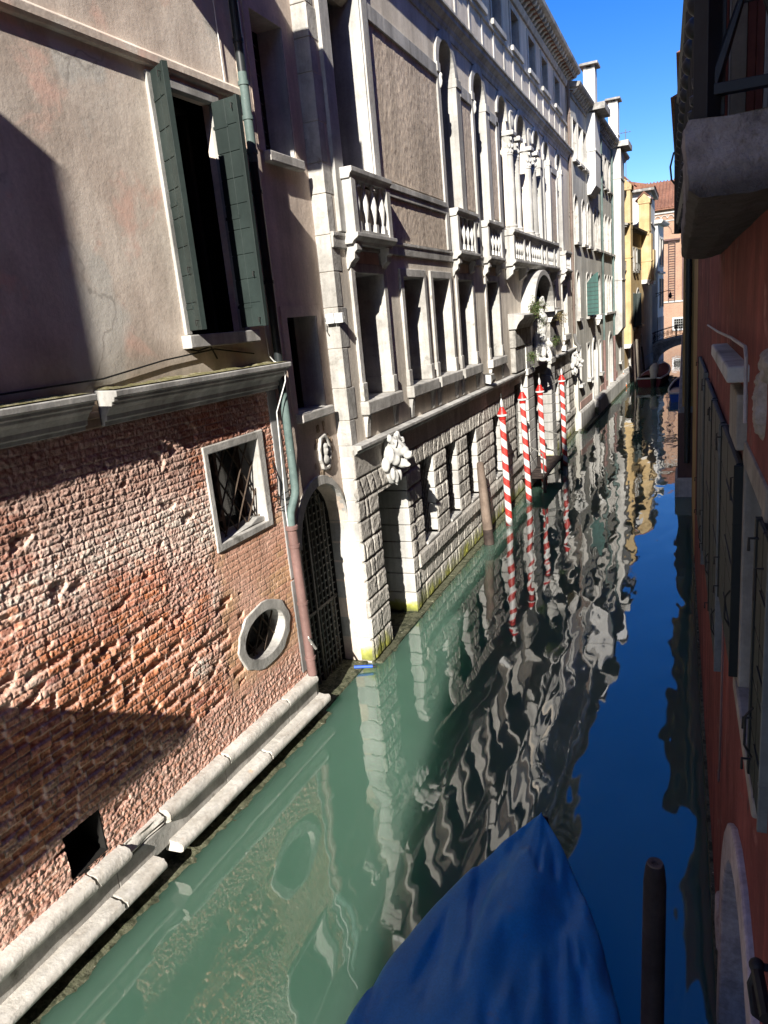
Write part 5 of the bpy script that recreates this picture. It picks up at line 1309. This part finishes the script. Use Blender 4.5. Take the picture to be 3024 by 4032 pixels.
def post(x, y, h, r, lean, mat, label):
    p = empty('wooden_post', (x, y, 0), 0, label, 'mooring post', 'leaning posts before the yellow house'); p.rotation_euler = (0, lean, 0)
    m = MB(); m.lathe([(r, -1), (r, h * .6), (r * .85, h), (.01, h + .02)], (0, 0, 0), 12); m.build('shaft', M[mat], p, smooth=True)
    m = MB(); m.lathe([(r * 1.06, -.8), (r * 1.06, .25)], (0, 0, 0), 12); m.build('wet_foot', M['wood_dark'], p, smooth=True)
post(-2.98, 46.0, 2.7, .10, -.06, 'beige_strip', 'pale thick post leaning at the stern of the red boat')
post(-3.25, 46.3, 2.6, .055, -.03, 'wood_dark', 'dark thin post between the pale post and the yellow house')
post(-2.95, 50.5, 2.0, .06, -.10, 'wood_dark', 'dark thin post leaning behind the red boat')
p = empty('marker_float', (-3.72, 45.4, .1), 0, 'orange and white marker stick by the foot of the yellow house', 'marker'); p.rotation_euler = (0, -.18, 0)
m = MB(); m.lathe([(.05, -.5), (.06, .35), (.03, .75)], (0, 0, 0), 10); m.build('float_body', M['orange'], p, smooth=True); m = MB(); m.lathe([(.064, .1), (.064, .22)], (0, 0, 0), 10); m.build('white_band', M['white_paint'], p)

# wooden landing stage before the portal
ld = empty('landing_stage', (-4.2, 21.6, 0), 0, 'small wooden landing stage with handrail at the palace portal', 'landing stage')
m = MB()
for k in range(12): m.box(-.35, .42, -1.7 + k * .26, -1.47 + k * .26, .42, .46)
m.build('deck', M['wood_dark'], ld)
for x in (-.3, .38):
    for y in (-1.6, 1.3): m = MB(); m.box(x - .04, x + .04, y - .04, y + .04, -1, .42); m.build('leg', M['wood_dark'], ld)
m = MB(); m.tube([(.36, -1.6, .46), (.36, -1.6, 1.1), (-.1, -1.55, 1.35)], .02, 6); m.tube([(.36, 1.2, .46), (.36, 1.2, 1.15), (-.2, 1.3, 1.3)], .02, 6); m.build('handrail', M['iron_lt'], ld, smooth=True)

# ================================================================ flood lamps, junction box, blue stick, street lantern, aerial
def flood(x, y, z, label):
    f = empty('floodlight', (x, y, z), 0, label, 'floodlight')
    m = MB(); m.prismu([(.0, .10), (.26, .02), (.30, .10), (.27, .22), (.02, .26)], -.17, .17); m.build('housing', M['iron_lt'], f, bev=.01)
    m = MB(); m.quad((.02, -.175, .255), (.262, -.175, .222), (.262, .175, .222), (.02, .175, .255)); m.add([(-.02, -.176, .09), (.26, -.176, .02), (.27, -.176, .21), (.02, -.176, .25)], [(0, 1, 2, 3)]); m.build('visor', M['white_paint'], f)
    m = MB(); m.tube([(.08, 0, 0), (.08, 0, .10)], .02, 6); m.box(.0, .16, -.08, .08, 0, .015); m.build('bracket', M['iron_lt'], f)
flood(-4.55, 16.7, 3.40, 'white floodlight on the palace ledge above the nearest striped pole')
flood(-4.55, 27.6, 3.38, 'white floodlight on the ledge right of the portal')
j = empty('junction_box', (-4.62, 9.19, 5.12), 0, 'pair of white switch boxes on a bracket at the palace corner', 'electrical box')
for k in range(2): m = MB(); m.box(.02 + k * .13, .14 + k * .13, -.04, .02, -.065, .065); m.build('white_box', M['white_paint'], j, bev=.006)
m = MB(); m.box(-.03, .28, .021, .035, -.02, .02); m.tube([(.0, .0, -.06), (.0, -.02, -.14), (.02, .0, -.2)], .008, 5); m.build('bracket', M['iron_lt'], j)
s = empty('blue_stick', (-4.43, 8.98, .04), 0, 'bright blue plastic stick floating at the foot of the palace pier', 'stick')
m = MB(); m.tube([(-.22, -.05, .03), (.04, .05, .02)], .024, 8); m.build('shaft', M['blue_stick'], s, smooth=True); m = MB(); m.tube([(.04, .05, .02), (.10, .07, .015)], [.02, .008], 8); m.build('tip', M['iron'], s)
l = empty('street_lantern', (-2.72, 60.2, 5.2), 0, 'black lantern on a long scrolled bracket above the bridge', 'street lamp')
m = MB(); m.tube([(-.05, 0, 0), (1.0, 0, .16)], .022, 6); m.tube([(-.05, 0, -.25), (.3, 0, -.05), (.6, 0, .1)], .018, 6); m.tube([(.1 + .1 * math.cos(t * .6), 0, -.1 + .1 * math.sin(t * .6)) for t in range(10)], .014, 5); m.build('bracket', M['iron'], l, smooth=True)
m = MB(); m.tube([(.98, 0, .16), (.98, 0, .02)], .012, 5); m.lathe([(.03, .02), (.06, -.04), (.10, -.16), (.15, -.28), (.13, -.30), (.07, -.40)], (.98, 0, 0), 8); m.build('lamp_shade', M['iron'], l)
a = empty('roof_aerial', (-4.6, 58, 12.9), 0, 'thin television aerial standing on the white house roof', 'aerial')
m = MB(); m.tube([(0, 0, 0), (0, 0, 3.4)], .025, 5)
m.build('mast', M['iron_lt'], a)
m = MB()
for k, z in enumerate((3.2, 2.5, 2.1)):
    m.tube([(-.5, 0, z), (.35, 0, z)], .018, 4)
    for q in range(5): m.tube([(-.45 + q * .18, -.18, z), (-.45 + q * .18, .18, z)], .012, 4)
m.build('antenna_rods', M['iron_lt'], a)

# ================================================================ plants rooted in the portal
def plant(x, y, z, n, sp, drop, mat, label, seed):
    rs = random.Random(seed)
    o = empty('wall_plant', (x, y, z), 0, label, 'plant', 'plants rooted in the palace portal')
    t = MB(); f = MB()
    for k in range(n):
        d = Vector((rs.uniform(.1, 1), rs.uniform(-1, 1), rs.uniform(-.25, 1) - drop)).normalized() * rs.uniform(.35, 1) * sp
        pts = []
        for q in range(6):
            s_ = q / 5; pts.append(Vector((d.x * s_, d.y * s_, d.z * s_ - drop * sp * .5 * s_ * s_)))
        t.tube([tuple(p_) for p_ in pts], .005, 4)
        for q in range(34):
            b = pts[rs.randrange(2, 6)] + Vector((rs.gauss(0, 1), rs.gauss(0, 1), rs.gauss(0, 1))) * .045
            v = Vector((rs.gauss(0, 1), rs.gauss(0, 1), rs.gauss(0, 1))).normalized() * rs.uniform(.025, .05)
            w_ = v.cross(Vector((rs.gauss(0, 1), rs.gauss(0, 1), rs.gauss(0, 1)))).normalized() * .011
            f.quad(tuple(b - w_), tuple(b + v * .5 + w_ * .9), tuple(b + v), tuple(b + v * .5 - w_ * 1.5))
    t.build('stem', M['twig'], o); f.build('foliage', M[mat], o)
plant(-4.15, 20.6, 4.92, 26, .5, .12, 'leaf', 'green bush growing on the portal ledge left of the stone arch', 1)
plant(-4.08, 21.2, 4.78, 7, .34, .75, 'leaf', 'green plant hanging down beside the stone figure', 2)
plant(-4.0, 24.05, 4.75, 9, .34, .6, 'leaf_dry', 'half dry plant hanging at the right foot of the stone arch', 3)
plant(-4.2, 20.5, 3.75, 9, .3, .4, 'leaf', 'small plant on the rough stones under the portal ledge', 4)
plant(-4.2, 24.2, 3.9, 10, .3, .3, 'leaf', 'small tuft low on the right side of the portal', 5)

# ================================================================ boat under the blue cover
bb = empty('covered_boat', (-1.21, 5.48, 0), .0, 'moored boat wrapped under a blue tarpaulin, bow pointing up the canal', 'boat')
def halfw(t): return .86 * (1 - (1 - min(1, t * 1.0)) ** 2.15) ** .9 if t > 0 else 0.0
L = 6.2; NS = 90; NC = 61
yy = np.linspace(0, 1, NS) ** 1.3 * L
T = np.clip(yy / 3.6, 0, 1)
HWd = .96 * (1 - (1 - np.clip(yy / 3.2, 0, 1)) ** 2.3) ** .9
HWd[0] = .004
Sg = np.linspace(-1, 1, NC)
Yb, Sb = np.meshgrid(yy, Sg, indexing='ij'); Hb = HWd[:, None]
gun = (.50 + .24 * np.exp(-yy / .8))[:, None]
skx = np.where(Sb > 0, Hb * 1.0, Hb * 1.0)
aS = abs(Sb)
inner = np.clip(aS / .86, 0, 1); skirt = np.clip((aS - .86) / .14, 0, 1)
Xb = np.sign(Sb) * Hb * (inner + .03 * np.sin(skirt * PI)) + .02
ridge = .15 * (1 - inner ** 2) * np.clip(yy / 1.2, .12, 1)[:, None]
Zb = gun + ridge - .20 * skirt
d1 = fbm(Yb * 1.1 + Xb * .5, Xb * 2.2, 3, 140); d2 = fbm(Xb * 5.5 - Yb * 1.1, Yb * .9 + Xb * 1.4, 3, 144)
fold = sst(.5, .78, 1 - abs(2 * d2 - 1)) ** 2
mask = np.clip(yy / .7, 0, 1)[:, None] * (1 - skirt * .6)
Zb = Zb + mask * ((d1 - .5) * .06 + .04 * fold * sst(.35, .6, d1 + .08) - .045 * np.exp(-((aS - .48) / .22) ** 2))
Zb = Zb + skirt * .014 * np.sin(Yb * 17 + 2 * d1 * 6)
Xb = Xb + .018 * mask * (fbm(Yb * 6, Xb * 6, 3, 150) - .5)
A = (np.arange(NS - 1)[:, None] * NC + np.arange(NC - 1)[None]).ravel()
np_mesh('boat_cover', np.stack([Xb, -Yb, Zb], -1).reshape(-1, 3), np.stack([A, A + NC, A + NC + 1, A + 1], -1), M['tarp'], bb)
V = []; K = 13
for y, hw, g_ in zip(yy, HWd, gun[:, 0]):
    for k in range(K):
        a = PI * k / (K - 1); V.append((.02 - (hw - .015) * math.cos(a) * (1 - .10 * math.sin(a)), -y - .02, g_ - .06 - (g_ + .12) * math.sin(a) ** .7))
m = MB(); m.add(V, [(i * K + k, (i + 1) * K + k, (i + 1) * K + k + 1, i * K + k + 1) for i in range(NS - 1) for k in range(K - 1)]); m.build('hull', M['hull_blue'], bb, smooth='all')
m = MB()
for sg in (-1, 1):
    m.tube([(.02 + sg * (hw * 1.012 + .004), -y, g_ - .17) for y, hw, g_ in zip(yy[1::3], HWd[1::3], gun[1::3, 0])], .008, 6)
m.build('cover_cord', M['cable_w'], bb, smooth=True)
ey = None
for k, (iy, ic) in enumerate([(38, 33)] + [(q, c_) for q in range(14, 88, 9) for c_ in (1, NC - 2)]):
    if ey is None: m = MB(); m.lathe([(.018, 0), (.026, .006), (.018, .012), (.010, .012)], (0, 0, 0), 12); o = ey = m.build('cover_eyelet', M['iron_lt'], bb, smooth=True)
    else: o = ey.copy(); COL.objects.link(o); o.parent = bb
    o.location = (Xb[iy, ic], -Yb[iy, ic], Zb[iy, ic]); o.rotation_euler = (0, 0 if k == 0 else (1.2 if ic > 5 else -1.2), 0)
for iy in (46, 66):
    m = MB(); m.tube([(Xb[iy, c_], -Yb[iy, c_] - .02 * math.sin(c_ * .3), Zb[iy, c_] + .001) for c_ in range(0, NC)], .0045, 5); m.build('cover_seam', M['tarp'], bb, smooth=True)
m = MB(); m.tube([(.02, .0, .70), (.05, .05, .66), (.06, .04, .60)], .02, 7); m.build('stem_post', M['hull_blue'], bb, smooth=True)

# ================================================================ red motor boat, small boat
def hull(root, L, W, zb, mat, name='hull', rim='white_paint', bow=.3, stern=.8):
    n = 26; K = 11; V = []; sec = []
    for i in range(n):
        t = i / (n - 1); hw = W / 2 * min(1, (1 - t ** 2.6)) ** .75 * (stern + (1 - stern) * min(1, t * 3)); z = zb + bow * t ** 2
        sec.append((t * L, max(hw, .01), z))
        for k in range(K):
            a = PI * k / (K - 1); V.append((-max(hw, .01) * math.cos(a), t * L, z - (z + .2) * math.sin(a) ** .6))
    m = MB(); m.add(V, [(i * K + k, i * K + k + 1, (i + 1) * K + k + 1, (i + 1) * K + k) for i in range(n - 1) for k in range(K - 1)] + [tuple(range(K))]); m.build(name, M[mat], root, smooth=True)
    r = MB()
    for sg in (-1, 1): r.tube([(sg * hw, y, z + .01) for y, hw, z in sec], .055, 7)
    r.tube([(-sec[0][1], 0, sec[0][2]), (sec[0][1], 0, sec[0][2])], .045, 7); r.build('gunwale', M[rim], root, smooth=True)
    return sec
rb = empty('motor_boat', (-2.42, 45.0, 0), -.115, 'maroon covered motor boat with grey wrapped outboard below the yellow house', 'boat')
sec = hull(rb, 5.7, 1.6, .5, 'maroon', bow=.35)
V = []; K = 9
for y, hw, z in sec[:22]:
    for k in range(K):
        s_ = -1 + 2 * k / (K - 1); V.append((s_ * (hw - .05), y + .15, z + .03 + .16 * (1 - s_ * s_) + .03 * math.sin(y * 3 + k)))
m = MB(); m.add(V, [(i * K + k, (i + 1) * K + k, (i + 1) * K + k + 1, i * K + k + 1) for i in range(21) for k in range(K - 1)]); m.build('boat_cover', M['maroon'], rb, smooth='all')
V = []
for y, hw, z in sec[20:]:
    for k in range(K): s_ = -1 + 2 * k / (K - 1); V.append((s_ * hw, y, z + .03 + .1 * (1 - s_ * s_)))
m = MB(); m.add(V, [(i * K + k, (i + 1) * K + k, (i + 1) * K + k + 1, i * K + k + 1) for i in range(5) for k in range(K - 1)]); m.build('fore_deck', M['white_paint'], rb, smooth='all')
m = MB(); m.ball((.25, .1, .95), (.25, .30, .36)); m.ball((.25, .45, 1.08), (.23, .34, .24)); m.ball((.25, .0, .62), (.19, .2, .35)); om = m.build('outboard_cover', M['grey_cover'], rb, remesh=.04)
m = MB(); m.lathe([(.11, -.4), (.13, .2), (.16, .5)], (.25, -.14, 0), 10); m.build('motor_leg', M['iron'], rb, smooth=True)
sb = empty('small_boat', (-.70, 38.0, 0), .01, 'small moored boat with white rim showing past the ochre house', 'boat')
hull(sb, 4.2, 1.0, .42, 'blue_stick')
m = MB(); m.box(-.4, .4, .1, 3., .36, .40); m.build('boat_cover', M['hull_blue'], sb)

# ================================================================ water, bed, light, camera
def sheet_xy(name, x0, x1, y0, y1, z, mat, kind):
    m = MB(); m.quad((x0, y0, z), (x1, y0, z), (x1, y1, z), (x0, y1, z)); return tag(m.build(name, M[mat]), kind='structure')
sheet_xy('canal_water', -150, 150, -150, 250, 0, 'water', 1)
sheet_xy('canal_bed', -150, 150, -150, 250, -2.2, 'bed', 1)

w = bpy.data.worlds.new('World'); SC.world = w; w.use_nodes = True
nt = w.node_tree; bg = nt.nodes['Background']
sky = nt.nodes.new('ShaderNodeTexSky'); sky.sky_type = 'NISHITA'; sky.sun_disc = False
SUN = Vector((.18, -1.0, .60))
el = math.atan2(SUN.z, math.hypot(SUN.x, SUN.y)); az = math.atan2(SUN.x, SUN.y)
sky.sun_elevation = el; sky.sun_rotation = az
sky.air_density = 1.0; sky.dust_density = 0.2; sky.ozone_density = 4.0
hs = nt.nodes.new('ShaderNodeHueSaturation'); hs.inputs['Saturation'].default_value = 1.36; hs.inputs['Hue'].default_value = .519
nt.links.new(sky.outputs[0], hs.inputs['Color']); nt.links.new(hs.outputs[0], bg.inputs['Color'])
bg.inputs['Strength'].default_value = .084
ld_ = bpy.data.lights.new('Sun', 'SUN'); ld_.energy = 5.0; ld_.angle = R_(.5); ld_.color = (1, .945, .85)
lo = bpy.data.objects.new('Sun', ld_); COL.objects.link(lo); lo.rotation_euler = (-SUN).to_track_quat('-Z', 'Y').to_euler(); lo.location = (5, -30, 20)

F_ = 2880.0
def cray(x, y): return Vector((x - 1512., -(y - 2016.), -F_))
vy = cray(2740, 1152).normalized(); vz = (-cray(2590, 13050)).normalized(); vz = (vz - vy * vz.dot(vy)).normalized(); vx = vy.cross(vz)
Rm = Matrix((vx, vy, vz)).to_4x4()
cd = bpy.data.cameras.new('Camera'); cam = bpy.data.objects.new('Camera', cd); COL.objects.link(cam)
cam.matrix_world = Matrix.Translation((0, 0, 5.0)) @ Rm
cd.sensor_fit = 'VERTICAL'; cd.sensor_height = 24; cd.lens = F_ / 4032 * 24; cd.clip_start = .05; cd.clip_end = 1000
SC.camera = cam
SC.view_settings.view_transform = 'Standard'; SC.view_settings.look = 'None'; SC.view_settings.exposure = 0
SC.cycles.max_bounces = 6; SC.cycles.diffuse_bounces = 3; SC.cycles.glossy_bounces = 4
SC.cycles.use_denoising = True; SC.cycles.film_exposure = 2.3; SC.cycles.use_adaptive_sampling = True; SC.cycles.adaptive_threshold = .015
